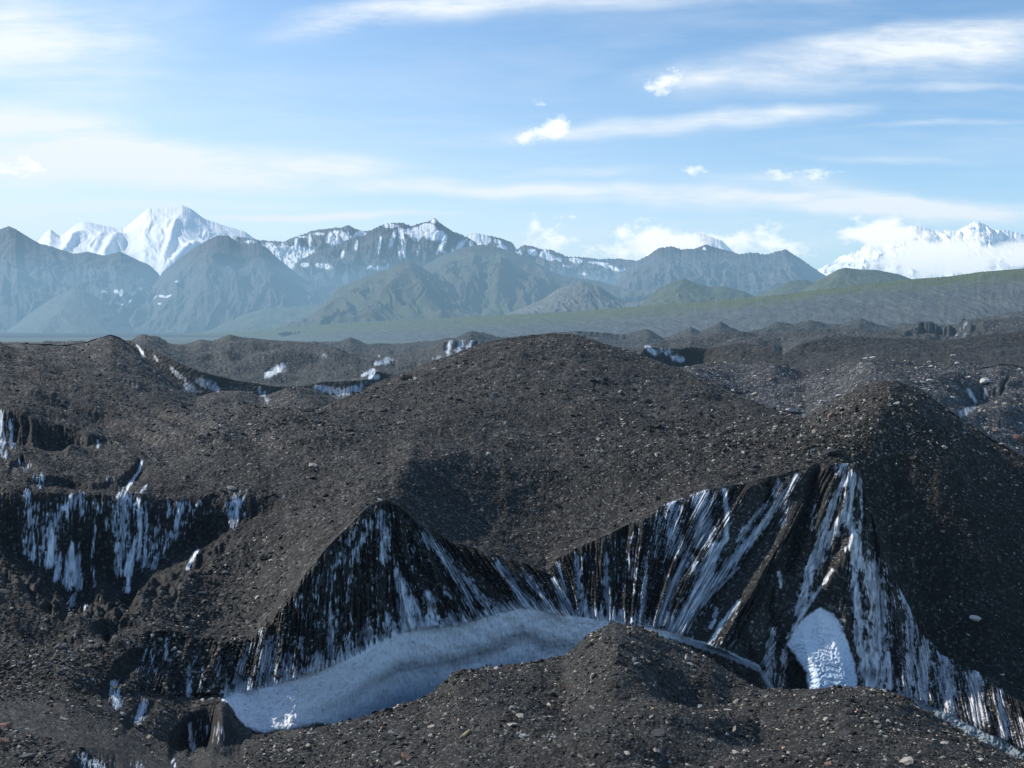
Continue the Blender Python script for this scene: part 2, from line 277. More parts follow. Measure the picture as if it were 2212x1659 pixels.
# ---- hummocks and hollows shaped by hand: (x, y, rx, ry, height as fraction of distance, row range)
def bumps(lst):
    global Zg
    for (x, y, rx, ry, h, r0, r1, ang) in lst:
        c, s = math.cos(math.radians(ang)), math.sin(math.radians(ang))
        if r0 == iA-20: h = h*1.7
        dx, dy = PX-x, PY-y
        u = (dx*c+dy*s)/rx; v = (-dx*s+dy*c)/ry
        Zg = Zg+h*Yg*np.exp(-(u*u+v*v))*rowmask(r0+6, r1-6, 8)
bumps([  # foreground
    (1330, 1400, 110, 60, .008, iA-20, iB, 0), (1220, 1480, 50, 50, -.010, iA-20, iB, -30), (1560, 1500, 60, 30, -.010, iA-20, iB+1, 20), (700, 1640, 120, 20, -.007, iA-20, iB, -10), (1280, 1620, 140, 24, .008, iA-20, iB, 0), (1480, 1640, 90, 20, -.008, iA-20, iB, 0), (1760, 1640, 130, 20, .007, iA-20, iB, 0), (1470, 1470, 80, 34, -.018, iA-20, iB+1, 25), (1250, 1520, 200, 25, -.006, iA-20, iB, -10), (1010, 1475, 60, 26, .006, iA-20, iB, 0), (1160, 1480, 60, 22, -.006, iA-20, iB, 0),
    (1080, 1560, 110, 40, .008, iA-20, iB, 0), (1820, 1540, 160, 26, .008, iA-20, iB, 0), (1650, 1585, 120, 26, -.008, iA-20, iB, 0), (820, 1610, 160, 30, .005, iA-20, iB, -10), (1450, 1560, 110, 26, .006, iA-20, iB, 0), (2050, 1640, 120, 24, .005, iA-20, iB, 20),
    # left foreground slopes
    (60, 1460, 160, 36, -.010, iB, iH, 15), (200, 1340, 110, 26, .006, iB, iH, 0), (90, 1380, 90, 22, -.008, iB, iH, 10),  (460, 1545, 60, 26, .010, iB, iE, -10),
    # middle
    (1120, 1075, 250, 80, -.015, iF, iM, -8), (850, 1030, 40, 40, .006, iF, iM, 0), (700, 1000, 90, 26, -.004, iH, iS1, 0), (1330, 1010, 140, 18, .003, iH-60, iS1, -12), (2060, 770, 60, 14, .004, i2+20, i4, 0), (600, 780, 50, 14, .006, i4+14, i5, 0), (480, 765, 36, 14, .006, i4+14, i5, 0), (720, 775, 40, 12, .006, i4+14, i5, 0), (560, 745, 60, 8, .003, i4+14, i5, 0), (1620, 745, 70, 14, .003, i4+10, i5, 0), (1800, 735, 50, 12, .003, i4+10, i5, 0), (560, 960, 90, 24, -.007, iH, iS1, 12), (470, 935, 40, 18, .008, iH, iS1, 0), (690, 950, 100, 22, .005, iH, iS1, 0), (300, 905, 220, 12, .006, iM-30, iS1, 22),
    (250, 856, 240, 7, -.006, iM-10, iS1, 20), (170, 880, 240, 7, .005, iM-10, iS1, 20), (200, 905, 240, 6, -.005, iM-10, iS1, 20), (120, 830, 160, 7, .005, iM-10, iS1, 20), (1330, 900, 90, 12, .006, iM-50, iM+60, 10), (1200, 915, 180, 16, -.003, iM-60, iM+60, 0), (1480, 960, 120, 16, .004, iH, iM+20, 10), (1750, 965, 60, 14, .004, iH, iM+30, -30), (1100, 770, 40, 14, .002, iM, iS1, 0),
    (1880, 930, 30, 60, .006, iF, iS1, 20), (2040, 1050, 60, 120, .007, iF, iS1, -20), (1930, 1180, 40, 120, -.004, iF, iS1, 0), (2120, 1260, 60, 140, .005, iF, iS1, -10), (2190, 1420, 50, 80, -.004, iF, iS1, -10),
    # beyond the crest
    (1500, 815, 40, 12, .004, iS1+14, i2, 0), (1680, 815, 36, 14, .008, iS1+14, i2, 0), (1640, 850, 60, 10, -.004, iS1+14, i2, 0), (1880, 800, 50, 16, .004, iS1+14, i2, 0), (1840, 860, 40, 20, -.005, iS1+14, i2, 30), (1700, 860, 50, 20, .004, iS1+14, i2, 0), (2160, 900, 60, 16, .006, iS1+14, i2, 0),
    (2100, 860, 40, 18, -.008, iS1+14, i2, 0), (2040, 820, 60, 10, .003, iS1+14, i2, 0), (600, 775, 60, 10, .003, i4, i5, 0), (480, 760, 50, 8, -.002, i4, i5, 0), (670, 780, 60, 8, .003, i4, i5, 0)])

# ---- scarps: ice edges where the ground breaks away below a rim; (rim knots (x,y), taper x0,x1, depth px, length px, row range)
scarps = [
    ([(-80, 1066), (0, 1064), (100, 1060), (200, 1063), (300, 1068), (430, 1074), (520, 1070), (600, 1074)], -400, 620, [(-400, 80), (0, 84), (70, 100), (110, 130), (160, 165), (210, 120), (275, 140), (330, 90), (400, 62), (520, 34), (600, 8)], [(-400, 170), (0, 190), (160, 330), (280, 290), (420, 180), (600, 70)], iF-20, iM),
    ([(-80, 874), (0, 878), (60, 886), (130, 915), (190, 938), (235, 952)], -400, 250, [(-400, 60), (0, 58), (100, 46), (200, 14), (240, 5)], [(-400, 110), (0, 95), (90, 95), (150, 50), (240, 20)], iF, iM+40),
    ([(20, 1000), (50, 984), (80, 1008)], 15, 84, [(15, 3), (50, 16), (84, 3)], [(0, 34), (90, 34)], iF, iM),
    ([(60, 1036), (110, 1030), (160, 1026), (200, 1040), (260, 1030), (300, 990), (312, 990)], 58, 320, [(58, 4), (90, 14), (150, 18), (200, 8), (260, 12), (300, 20), (318, 4)], [(60, 26), (320, 60)], iF, iM),
    ([(205, 1352), (225, 1338), (260, 1340), (300, 1345)], 195, 310, [(195, 2), (230, 18), (300, 3)], [(190, 50), (300, 30)], iB, iH),
    ([(225, 1460), (250, 1420), (300, 1395), (350, 1420)], 215, 360, [(215, 3), (250, 24), (300, 14), (350, 3)], [(215, 80), (350, 60)], iD-40, iH),
    ([(270, 1545), (300, 1515), (330, 1512)], 262, 340, [(262, 2), (300, 14), (338, 3)], [(262, 55), (338, 40)], iB-30, iH),
    ([(140, 1650), (165, 1620), (210, 1612), (262, 1622), (300, 1640), (345, 1665)], 130, 360, [(130, 4), (180, 36), (260, 34), (350, 8)], [(130, 110), (360, 110)], iA-10, iE),
    ([(370, 1575), (400, 1556), (450, 1546), (490, 1552), (520, 1580)], 362, 530, [(362, 6), (400, 34), (490, 34), (528, 8)], [(362, 90), (530, 80)], iB-60, iE),
    ([(640, 1425), (700, 1420)], 9999, 9999, [(0, 1)], [(0, 20)], 0, 1),
    ([(2076, 835), (2100, 828), (2130, 826), (2160, 832), (2175, 800)], 2072, 2185, [(2072, 3), (2100, 16), (2150, 18), (2184, 4)], [(2072, 44), (2185, 40)], iS1+14, i2),
    ([(1950, 722), (1990, 696), (2020, 694), (2050, 700), (2080, 688), (2115, 695)], 1944, 2125, [(1944, 2), (1990, 14), (2060, 22), (2100, 16), (2125, 3)], [(1944, 30), (2125, 50)], i4, i5+10),
    ([(1250, 714), (1290, 716), (1345, 722)], 1248, 1350, [(1248, 2), (1300, 5), (1350, 1)], [(1248, 14), (1350, 10)], i5, i7+4),
    ([(575, 800), (590, 792), (612, 790)], 570, 618, [(570, 3), (612, 6)], [(570, 22), (618, 20)], i4, i5),
    ([(962, 738), (985, 734), (1030, 735)], 958, 1034, [(958, 10), (1034, 10)], [(958, 34), (1034, 30)], i4, i5+6),
    ([(806, 776), (830, 772), (856, 776)], 802, 860, [(802, 5), (860, 5)], [(802, 22), (860, 20)], i4, i5),
]
scarpmask = np.zeros_like(Zg)
for (kn, x0, x1, dep, ln, r0, r1) in scarps:
    if x0 > 9000: continue
    kn = np.array(kn, float)
    ye = np.interp(PX, kn[:, 0], kn[:, 1])+4.5*fbm(PX/26., PY/34., 4, .6, 51)
    dd = PY-ye
    dp = np.interp(PX, *np.array(dep, float).T); L_ = np.interp(PX, *np.array(ln, float).T)
    inx = sstep(x0-2, x0+8, PX)*(1-sstep(x1-8, x1+2, PX))
    L_ = L_*(1+.45*fbm(PX/50., PY/70., 3, .6, 53)); wd = np.clip(.28*L_, 7, 60)
    p = sstep(0, wd, dd)*(1-sstep(wd, L_, dd))*inx*((rows > r0) & (rows < r1))
    Zg = Zg-p*dp/FL*Yg*1.0
    scarpmask = np.maximum(scarpmask, sstep(0, 3, dd)*(1-sstep(L_*.75, L_, dd))*inx*((rows > r0) & (rows < r1)))

# ---- fall-line coordinate on the big ice wall, for flutes and streaks
ytop = np.interp(PX, *np.array(F_, float)[:, :2].T)
KX = [-300, 60, 160, 300, 420, 500, 640, 800, 860, 900, 1000, 1150, 1210, 1260, 1360, 1450, 1560, 1700, 1790, 1850, 1900, 2000, 2212, 2400]
KK = [-.1, -.2, -.25, -.2, -.45, -.35, -.1, 0, .15, .5, .7, .75, .35, 0, -.05, -.3, -.6, -.62, -.5, -.1, .1, .15, .3, .3]
xt = PX.copy()
for _ in range(6):
    xt = .5*xt+.5*(PX-np.interp(xt, KX, KK)*(PY-np.interp(xt, *np.array(F_, float)[:, :2].T)))
ST = xt+2.5*perlin(PX/26., PY/70., 61)
# carve flutes: push the wall back and forth along the sight direction
vert = rowmask(iE+4, iF-8, 8)*sstep(280, 330, PX)
fl = fbm(ST/34., PY/420., 2, .5, 70, ridged=True)*1.0+.75*fbm(ST/9., PY/160., 2, .6, 73, ridged=True)
gull = fbm(ST/80., PY/600., 2, .5, 76)
push = vert*(fl*.55+gull*1.6)
bandw = rowmask(iD, iE, 8)*sstep(470, 500, PX)
tb_ = np.clip((rows-iD)/float(iE-iD), 0, 1)
push = push-bandw*np.sin(np.pi*tb_)*.45*sstep(500, 640, PX)*(1-sstep(1340, 1440, PX))
push = push+bandw*(.25*fbm(PX/26., PY/30., 3, .5, 79)+.10*fbm(PX/7., PY/5., 2, .6, 80))
push = push+scarpmask*(.30*fbm(PX/16.+PY/60, PY/70., 3, .55, 81)+.5*fbm(PX/40., PY/90., 2, .5, 84))*(Yg/90)*(1-.6*sstep(150, 300, Yg))
# ribs of debris on the right wall (px strokes): ridge lines running down
def stroke(pts, w0, w1=None):
    """smooth capsule falloff 1..0 around a polyline, half width w0 -> w1"""
    if w1 is None: w1 = w0
    pts = np.array(pts, float)
    out = np.zeros(PX.shape, np.float32)
    x0, x1_ = pts[:, 0].min()-3*max(w0, w1), pts[:, 0].max()+3*max(w0, w1)
    y0, y1_ = pts[:, 1].min()-3*max(w0, w1), pts[:, 1].max()+3*max(w0, w1)
    sel = np.nonzero((PX > x0) & (PX < x1_) & (PY > y0) & (PY < y1_))
    if len(sel[0]) == 0: return out, sel
    x = PX[sel]; y = PY[sel]; best = np.full(x.shape, 1e9); 
    seg = np.hypot(*np.diff(pts, axis=0).T); tot = seg.sum()+1e-6; acc = 0
    for k in range(len(pts)-1):
        a, b = pts[k], pts[k+1]; d = b-a; l2 = (d**2).sum()+1e-9
        t = np.clip(((x-a[0])*d[0]+(y-a[1])*d[1])/l2, 0, 1)
        r = np.hypot(x-a[0]-t*d[0], y-a[1]-t*d[1])
        w = lerp(w0, w1, (acc+t*seg[k])/tot)
        best = np.minimum(best, r/w); acc += seg[k]
    out[sel] = np.exp(-best**2*1.1)
    return out, sel
chutes = [([(1748, 1036), (1685, 1150), (1605, 1262), (1525, 1372)], 18, 36), ([(1640, 1062), (1600, 1120), (1570, 1190)], 22, 10), ([(1815, 1185), (1790, 1260), (1768, 1320)], 12, 34), ([(1880, 1020), (1908, 1130), (1930, 1230), (1946, 1330)], 24, 16), ([(1722, 1240), (1700, 1340)], 14, 18), ([(1702, 1405), (1728, 1475)], 14, 22), ([(1650, 1330), (1610, 1400)], 22, 26), ([(1000, 1220), (1080, 1290)], 8, 12)]
wedges = [([(1768, 1012), (1742, 1090), (1705, 1165), (1650, 1255), (1598, 1335)], 10, 16)]
grav = np.zeros(Zg.shape, np.float32); wedg = np.zeros(Zg.shape, np.float32)
for pts, w0, w1 in chutes: grav = np.maximum(grav, stroke(pts, w0, w1)[0])
for pts, w0, w1 in wedges: wedg = np.maximum(wedg, stroke(pts, w0, w1)[0])
grav = sstep(.25, .6, grav*(1-.8*wedg))*vert
push = push-vert*(fl*.55)*grav*.85+vert*.28*fbm(ST/4.5, PY/40., 2, .6, 78)*(1-grav)
ribs = [([(1790, 1005), (1720, 1120), (1660, 1240), (1600, 1330), (1560, 1400)], 26, 34, 1.1), ([(1740, 1040), (1640, 1180), (1520, 1330)], 30, 26, -1.0), ([(1840, 1170), (1815, 1220), (1790, 1265)], 14, 20, 1.1), ([(1770, 1010), (1740, 1110), (1700, 1230)], 14, 16, -1.6),
        ([(1700, 1300), (1670, 1350), (1640, 1430)], 12, 14, .3), ([(1930, 1240), (1945, 1380), (1950, 1480)], 14, 10, .8), ([(1890, 1000), (1900, 1120), (1925, 1240)], 22, 22, .8), ([(870, 1130), (876, 1190), (900, 1260), (935, 1300)], 10, 12, 1.0), ([(890, 1130), (905, 1190), (1000, 1320)], 16, 20, .8),
        ([(1110, 1225), (1170, 1280), (1215, 1345)], 14, 14, .7), ([(1050, 1200), (1090, 1270)], 20, 20, .6), ([(835, 1085), (840, 1160), (850, 1230)], 14, 14, .5), ([(1700, 1420), (1720, 1450), (1740, 1480)], 14, 14, .2), ([(1620, 1360), (1640, 1420)], 20, 12, .7)]
for pts, w0, w1, h in ribs:
    s_, sel = stroke(pts, w0, w1); push = push+s_*h*rowmask(iE-2, iF+10, 6)
# the bulging clean ice blister
blob = np.array([(1772, 1312), (1800, 1326), (1818, 1352), (1832, 1392), (1846, 1432), (1862, 1540), (1752, 1540), (1740, 1455), (1716, 1418), (1697, 1393), (1718, 1356), (1745, 1328)], float)
def inpoly(P):
    c = np.zeros(PX.shape, bool); n = len(P)
    bx = (PX > P[:, 0].min()-30) & (PX < P[:, 0].max()+30) & (PY > P[:, 1].min()-30) & (PY < P[:, 1].max()+30)
    x = PX[bx]; y = PY[bx]; cc = np.zeros(x.shape, bool); dist = np.full(x.shape, 1e9)
    for i in range(n):
        (xa, ya), (xb, yb) = P[i], P[(i+1) % n]
        if ya != yb: cc ^= ((ya > y) != (yb > y)) & (x < (xb-xa)*(y-ya)/(yb-ya)+xa)
        d = np.array([xb-xa, yb-ya]); t = np.clip(((x-xa)*d[0]+(y-ya)*d[1])/(d@d), 0, 1)
        dist = np.minimum(dist, np.hypot(x-xa-t*d[0], y-ya-t*d[1]))
    out = np.full(PX.shape, -30.); out[bx] = np.where(cc, dist, -dist); return out
zone1 = (rows > iD-30) & (rows < iF+16)
bd = inpoly(blob)*zone1+(-30)*(~zone1)
blobm = sstep(-2, 3, bd+2*perlin(PX/9., PY/9., 90))
rip = fbm(PX/17.+2*perlin(PX/30., PY/30., 91), PY/7.5+1.2*perlin(PX/40., PY/40., 93), 2, .5, 92, ridged=True)
push = push*(1-blobm)+blobm*(np.minimum(np.clip(bd, 0, 99)/26., 1.)*.9+2.0*sstep(1312, 1490, PY)+.17*rip)
Ypush = push*(Yg/90)
f_ = (Yg-Ypush)/Yg
Xg = Xg*f_; Yn = Yg-Ypush
Zg = Zg*1.0; Yg = Yn
Zg = np.where(vert+bandw > .01, Zg*f_, Zg)   # slide along the sight line so rims stay where they are
PX, PY = pix(Xg, Yg, Zg)

# ------------------------------------------------------------------ surface cover: how much bare ice shows
cov = np.zeros(Zg.shape, np.float32)
def paint(lst, r0, r1):
    global cov
    m = ((rows > r0) & (rows < r1))
    for pts, w0, w1, c in lst:
        s_, sel = stroke(pts, w0, w1)
        if len(sel[0]): cov[sel] = np.maximum(cov[sel], (s_*(c if c > 1.25 else c*.86)*m)[sel])
cov_grav = 1-.9*grav
base = .16+.40*fbm(PX/50., PY/60., 3, .55, 100)
rimd = PY-np.interp(PX, *np.array(F_, float)[:, :2].T)
wallm = rowmask(iE-2, iF-2, 3)*sstep(286, 300, PX)*(1-sstep(1560, 1640, PX)*(1-sstep(1850, 1900, PX)))
cov = np.maximum(cov, (base*wallm*sstep(6, 40, rimd)*(1-.5*sstep(1850, 1900, PX))).astype(np.float32))
spk = np.clip(1-(np.interp(PX, *np.array(E_, float)[:, :2].T)-PY)/55., 0, 1)*((rows >= iE) & (rows < iF))*sstep(474, 486, PX)*(1-sstep(1400, 1460, PX))
cov = np.maximum(cov, (np.maximum(spk*(.92+.6*fbm(PX/45., PX*0, 2, .5, 103)), 1.5*sstep(.62, 1.0, spk+.5*fbm(ST/7., ST*0, 2, .6, 104)))).astype(np.float32))
main = [
 ([(821, 1112), (834, 1163), (830, 1205)], 14, 16, .95), ([(800, 1130), (770, 1190), (760, 1220)], 12, 12, .8), ([(768, 1150), (735, 1200), (716, 1250)], 16, 14, .55), ([(856, 1234), (874, 1290), (884, 1350)], 8, 26, 1.3), ([(922, 1280), (944, 1350)], 8, 18, 1.1), ([(900, 1300), (915, 1355)], 8, 12, 1.0), ([(965, 1342), (975, 1356)], 16, 12, .9),
 ([(915, 1154), (975, 1215), (1040, 1290), (1070, 1330)], 14, 14, .85), ([(940, 1180), (1000, 1262), (1028, 1348)], 11, 14, .9), ([(1075, 1218), (1110, 1262), (1150, 1318)], 12, 18, .95), ([(1130, 1238), (1182, 1300)], 10, 13, .8), ([(1195, 1251), (1238, 1328)], 7, 12, 1.1), ([(1170, 1300), (1200, 1320)], 14, 14, .9), ([(1205, 1215), (1218, 1270), (1225, 1310)], 5, 6, .8),
 ([(579, 1385), (575, 1480)], 26, 34, .9), ([(620, 1420), (615, 1478)], 14, 22, .9), ([(540, 1400), (500, 1500)], 12, 16, .75), ([(690, 1420), (680, 1462)], 16, 26, .85), ([(715, 1320), (716, 1450)], 9, 13, .85), ([(750, 1380), (755, 1420)], 14, 20, .8), ([(794, 1350), (800, 1400)], 12, 20, .95), ([(835, 1330), (842, 1380)], 12, 18, .9), ([(646, 1290), (640, 1310)], 8, 8, .7), ([(690, 1240), (680, 1290)], 6, 6, .7), ([(760, 1230), (750, 1300)], 8, 6, .65), ([(650, 1380), (652, 1460)], 7, 9, .7),
 ([(470, 1420), (478, 1500)], 16, 16, .5), ([(407, 1440), (408, 1503)], 6, 9, .95), ([(359, 1383), (359, 1424)], 4, 6, 1.1), ([(330, 1390), (330, 1415)], 12, 10, .5), ([(430, 1466), (436, 1490)], 5, 6, .8), ([(318, 1392), (312, 1416)], 6, 6, .5),
 ([(1244, 1195), (1249, 1257), (1266, 1332)], 5, 13, 1.0), ([(1262, 1196), (1250, 1260)], 4, 4, .8), ([(1310, 1195), (1309, 1260), (1316, 1340)], 4, 13, 1.0), ([(1357, 1196), (1372, 1280)], 4, 5, .85), ([(1397, 1205), (1385, 1345)], 5, 11, 1.05), ([(1340, 1320), (1345, 1350)], 8, 14, .8), ([(1290, 1320), (1290, 1345)], 6, 12, .8),
 ([(1425, 1110), (1415, 1200)], 12, 10, .55), ([(1455, 1092), (1453, 1190)], 22, 20, .8), ([(1515, 1076), (1517, 1165)], 24, 24, 1.1), ([(1565, 1059), (1571, 1110), (1568, 1160), (1552, 1184)], 5, 6, 1.5), ([(1546, 1181), (1524, 1250), (1466, 1362)], 14, 18, 1.5),
 ([(1722, 1028), (1640, 1143), (1569, 1228), (1517, 1290), (1462, 1370)], 7, 15, 1.15), ([(1660, 1086), (1593, 1165)], 7, 9, .75), ([(1682, 1042), (1672, 1068)], 8, 7, .9), ([(1480, 1210), (1447, 1276), (1425, 1345)], 8, 12, 1.1), ([(1470, 1180), (1500, 1230)], 20, 20, .6), ([(1595, 1226), (1508, 1315)], 4, 5, 1.0), ([(1596, 1300), (1560, 1345), (1530, 1392)], 4, 6, 1.2), ([(1548, 1318), (1536, 1355)], 5, 5, 1.0), ([(1440, 1330), (1452, 1362)], 14, 16, .9),
 ([(1838, 1022), (1800, 1082), (1777, 1162), (1753, 1228), (1728, 1318)], 8, 13, 1.15), ([(1841, 1035), (1830, 1100), (1786, 1172), (1760, 1225)], 13, 9, 1.0), ([(1829, 1110), (1846, 1165), (1853, 1222)], 10, 17, 1.2), ([(1860, 1030), (1858, 1150)], 5, 5, .7), ([(1797, 1232), (1745, 1310), (1700, 1378)], 4, 5, 1.2), ([(1668, 1360), (1662, 1486)], 8, 18, .85), ([(1700, 1380), (1690, 1480)], 6, 10, .7), ([(1820, 1005), (1812, 1022)], 16, 12, .6),
 ([(1700, 1085), (1690, 1130)], 9, 9, .55), ([(1683, 1236), (1687, 1268)], 4, 4, 1.1), ([(1758, 1095), (1752, 1140)], 6, 6, .6),
 ([(1845, 1240), (1852, 1330), (1872, 1486)], 9, 13, 1.15), ([(1880, 1225), (1898, 1310), (1888, 1486)], 22, 28, .95), ([(1944, 1250), (1965, 1330), (1968, 1440), (1958, 1500)], 8, 16, .85), ([(1918, 1410), (1924, 1484)], 5, 7, 1.3), ([(1999, 1390), (1990, 1500)], 12, 20, .95), ([(2040, 1430), (2050, 1535)], 22, 24, .75), ([(2102, 1462), (2114, 1548)], 16, 22, 1.1), ([(2158, 1500), (2172, 1585)], 9, 14, .95), ([(2205, 1560), (2212, 1610)], 12, 12, .6), ([(1925, 1180), (1945, 1255)], 5, 5, .6), ([(2300, 1570), (2320, 1650)], 30, 30, .8)]
cov = (cov*cov_grav*(1-.7*wedg)).astype(np.float32)
paint(main, iE-4, iF+4)
bandice = rowmask(iD+3, iE+2, 2.5)*sstep(474, 486, PX)
cov = np.maximum(cov, (1.6*bandice).astype(np.float32))
c2 = [([(60, 1066), (63, 1125)], 9, 4, .8), ([(153, 1078), (118, 1127), (92, 1182)], 10, 7, .85), ([(172, 1074), (176, 1104)], 8, 8, .85), ([(113, 1144), (108, 1215)], 5, 11, 1.4), ([(75, 1178), (70, 1206)], 3, 7, 1.2), ([(155, 1176), (155, 1252)], 3, 16, 1.5), ([(130, 1198), (123, 1246)], 3, 7, 1.2), ([(169, 1180), (173, 1268)], 3, 4, 1.0), ([(162, 1282), (154, 1304)], 3, 7, 1.1), ([(52, 1180), (54, 1196)], 3, 5, .9),
 ([(268, 1074), (264, 1144), (256, 1234)], 14, 9, .9), ([(299, 1081), (303, 1144), (299, 1203)], 5, 6, 1.1), ([(292, 1165), (275, 1234)], 3, 9, 1.5), ([(278, 1244), (275, 1275)], 3, 6, 1.3), ([(368, 1085), (366, 1112)], 8, 8, .6), ([(392, 1090), (377, 1158)], 10, 8, .85), ([(509, 1083), (502, 1130)], 18, 9, .95), ([(317, 1120), (313, 1222)], 3, 4, .9), ([(342, 1195), (330, 1224)], 3, 6, 1.0), ([(427, 1188), (405, 1227)], 2.2, 3, 1.6), ([(205, 1140), (200, 1200)], 4, 4, .5), ([(185, 1308), (184, 1314)], 3, 3, 1.3), ([(200, 1225), (203, 1262)], 4, 4, .6), ([(430, 1085), (415, 1112)], 4, 4, .7),
 ([(-60, 1080), (-70, 1180)], 20, 20, .8), ([(0, 896), (6, 960)], 8, 8, .9), ([(22, 910), (28, 962)], 5, 6, .8), ([(-50, 890), (-50, 960)], 20, 20, .9), ([(308, 996), (299, 1020), (275, 1053)], 2.4, 3, 1.4), ([(318, 1048), (305, 1062)], 2.4, 3, 1.2), ([(85, 1034), (90, 1048)], 12, 10, .6), ([(40, 1000), (60, 1010)], 10, 10, .35), ([(0, 975), (10, 985)], 10, 10, .6), ([(215, 960), (225, 955)], 7, 7, .5), ([(235, 1035), (248, 1040)], 8, 8, .5),
 ([(246, 1478), (252, 1520)], 7, 10, 1.1), ([(311, 1520), (298, 1552)], 7, 9, 1.1), ([(180, 1640), (230, 1680)], 14, 20, .65), ([(300, 1660), (330, 1690)], 12, 10, .6), ([(409, 1566), (416, 1616)], 4, 6, 1.2), ([(430, 1575), (470, 1580)], 14, 14, .45), ([(375, 1640), (378, 1665)], 3, 4, .8)]
lw = sstep(30, 60, PX)*(1-sstep(420, 470, PX))*sstep(1076, 1090, PY)*(1-sstep(1140+60*np.sin(PX/40.), 1200+60*np.sin(PX/40.), PY))*((rows > iF-20) & (rows < iM))
cov = np.maximum(cov, (lw*(.34+.45*fbm(PX/45., PY/90., 3, .5, 106))).astype(np.float32))
paint([(a, b*1.25, c*1.3, d) for a, b, c, d in c2], iA-20, iM+40)
c4 = [([(296, 747), (312, 770)], 5, 6, .9), ([(335, 768), (340, 778)], 4, 5, .9), ([(372, 798), (400, 825), (422, 845)], 8, 14, .85), ([(430, 824), (470, 838)], 12, 10, .9), ([(560, 842), (580, 864)], 9, 9, .8), ([(500, 835), (540, 845)], 5, 6, .45), ([(686, 838), (735, 848), (778, 838)], 10, 11, 1.0), ([(577, 811), (609, 794)], 7, 8, 1.6), ([(695, 768), (712, 772)], 4, 6, .7), ([(811, 788), (846, 776)], 8, 7, 1.0), ([(972, 740), (968, 762)], 7, 7, 1.2), ([(998, 738), (990, 758)], 9, 8, 1.1), ([(1018, 737), (1010, 750)], 8, 7, 1.0),
 ([(857, 750), (870, 752)], 6, 6, .8), ([(811, 764), (820, 768)], 6, 6, .7), ([(783, 811), (806, 800)], 4, 5, 1.6), ([(800, 816), (815, 814)], 7, 7, 1.3), ([(935, 775), (950, 772)], 5, 5, .7), ([(1400, 750), (1412, 762)], 6, 7, 1.6), ([(1430, 757), (1470, 775)], 9, 12, .75), ([(2092, 842), (2108, 868)], 5, 5, 1.2), ([(2127, 842), (2130, 856)], 8, 8, .65), ([(2100, 880), (2080, 892)], 9, 14, .75), ([(2085, 700), (2065, 725)], 6, 4, .6), ([(2040, 705), (2050, 722)], 10, 8, .35), ([(2105, 700), (2080, 728)], 4, 3, .5), ([(1680, 885), (1700, 893)], 3, 3, .5), ([(350, 760), (355, 770)], 0.1, .1, 0)]
paint(c4, iS1+6, i5+10)
# streaky threshold: thin ribbons of ice between smears of debris
n1 = fbm(ST/5.2, PY/52., 3, .65, 110); n2 = fbm(ST/2.6, PY/20., 2, .6, 114); n3 = fbm(PX/9., PY/14., 3, .6, 118)
sn = .54+.70*n1+.55*n2+.50*n3-.10*sstep(1400, 1450, PX)-.08*sstep(1840, 1880, PX)
sn = np.where(rows > iS1, .5+.75*fbm(PX/12., PY/16., 3, .55, 119), sn)
soft = np.where(rows > iS1, .5, .36)
ice = sstep(0, 1, (cov-sn*.95+.08)/soft+.2)
ice = np.where(cov < .05, 0, ice)
ice = np.maximum(ice, blobm)
ice = np.maximum(ice, bandice*(1-.0*rows))
# fringe: icicle-like tips of debris reach down over the top of the band
fr = PY-np.interp(PX, *np.array(E_, float)[:, :2].T)

ice = np.where(bandice > .02, ice*(1-sstep(1400, 1450, PX)*sstep(9, 15, fr-5*fbm(PX/14., PX*0, 3, .6, 124)-10*sstep(1900, 1960, PX))), ice)
# ------------------------------------------------------------------ albedo
def mixc(a, b, t): return a+(np.asarray(b)-a)*t[..., None]
g1 = fbm(AA*25, LY*25, 4, .55, 130); g2 = fbm(AA*110, LY*110, 3, .6, 134)
val = .030*(1+.40*g1+.5*g2)
col = np.stack([val*1.06, val*1.0, val*.91], -1)
# greyer, paler ground to the right behind the near crest, dark brown crest there
paler = ((rows > iS1+14) & (rows <= i2+6))*sstep(1350, 1480, PX)*sstep(770, 800, PY)
col = mixc(col, (.075, .078, .084), np.clip(paler*(.50+.7*g1), 0, .9))
browner = ((rows > i2) & (rows <= i5+5))*1.0*sstep(1300, 1400, PX)
col = mixc(col, (.034, .030, .027), browner*.6)
bey = ((rows > iS1+8)*1.0)*sstep(1500, 1350, PX)
col = mixc(col, (.050, .047, .043), bey*np.clip(.75+.8*g1, 0, 1))  # ground beyond the near crest paled in albedo to stand in for haze
col = mixc(col, (.062, .060, .056), (rows > i4)*np.clip(.7+.8*g1, 0, 1))  # farther hummocks paled again, haze put into their colour
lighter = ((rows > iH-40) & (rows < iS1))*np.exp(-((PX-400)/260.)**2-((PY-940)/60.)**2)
col = col*(1+.6*lighter[..., None])  # pale stony left slope, albedo raised for its sunlit look
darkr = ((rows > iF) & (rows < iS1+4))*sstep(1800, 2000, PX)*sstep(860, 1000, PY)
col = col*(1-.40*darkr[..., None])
pebl = ((rows < iB+4))*1.0
col = col*(1-.06*pebl[..., None])
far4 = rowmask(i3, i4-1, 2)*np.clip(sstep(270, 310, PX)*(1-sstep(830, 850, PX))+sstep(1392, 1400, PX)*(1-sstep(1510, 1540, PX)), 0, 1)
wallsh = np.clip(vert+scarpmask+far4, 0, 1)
wallstk = fbm(ST/14., PY/60., 3, .6, 140)
col = mixc(col, (.012, .012, .012), np.clip(wallsh*(.62+.5*wallstk)*(1-sstep(1600, 1720, PX)*.65), 0, .95))  # near-black debris on steep faces, with their shade painted in
col = mixc(col, (.034, .0325, .030), np.clip(grav*(.8+.4*g2), 0, 1))
col = mixc(col, (.009, .009, .010), np.clip(wedg*vert, 0, 1)*.9)
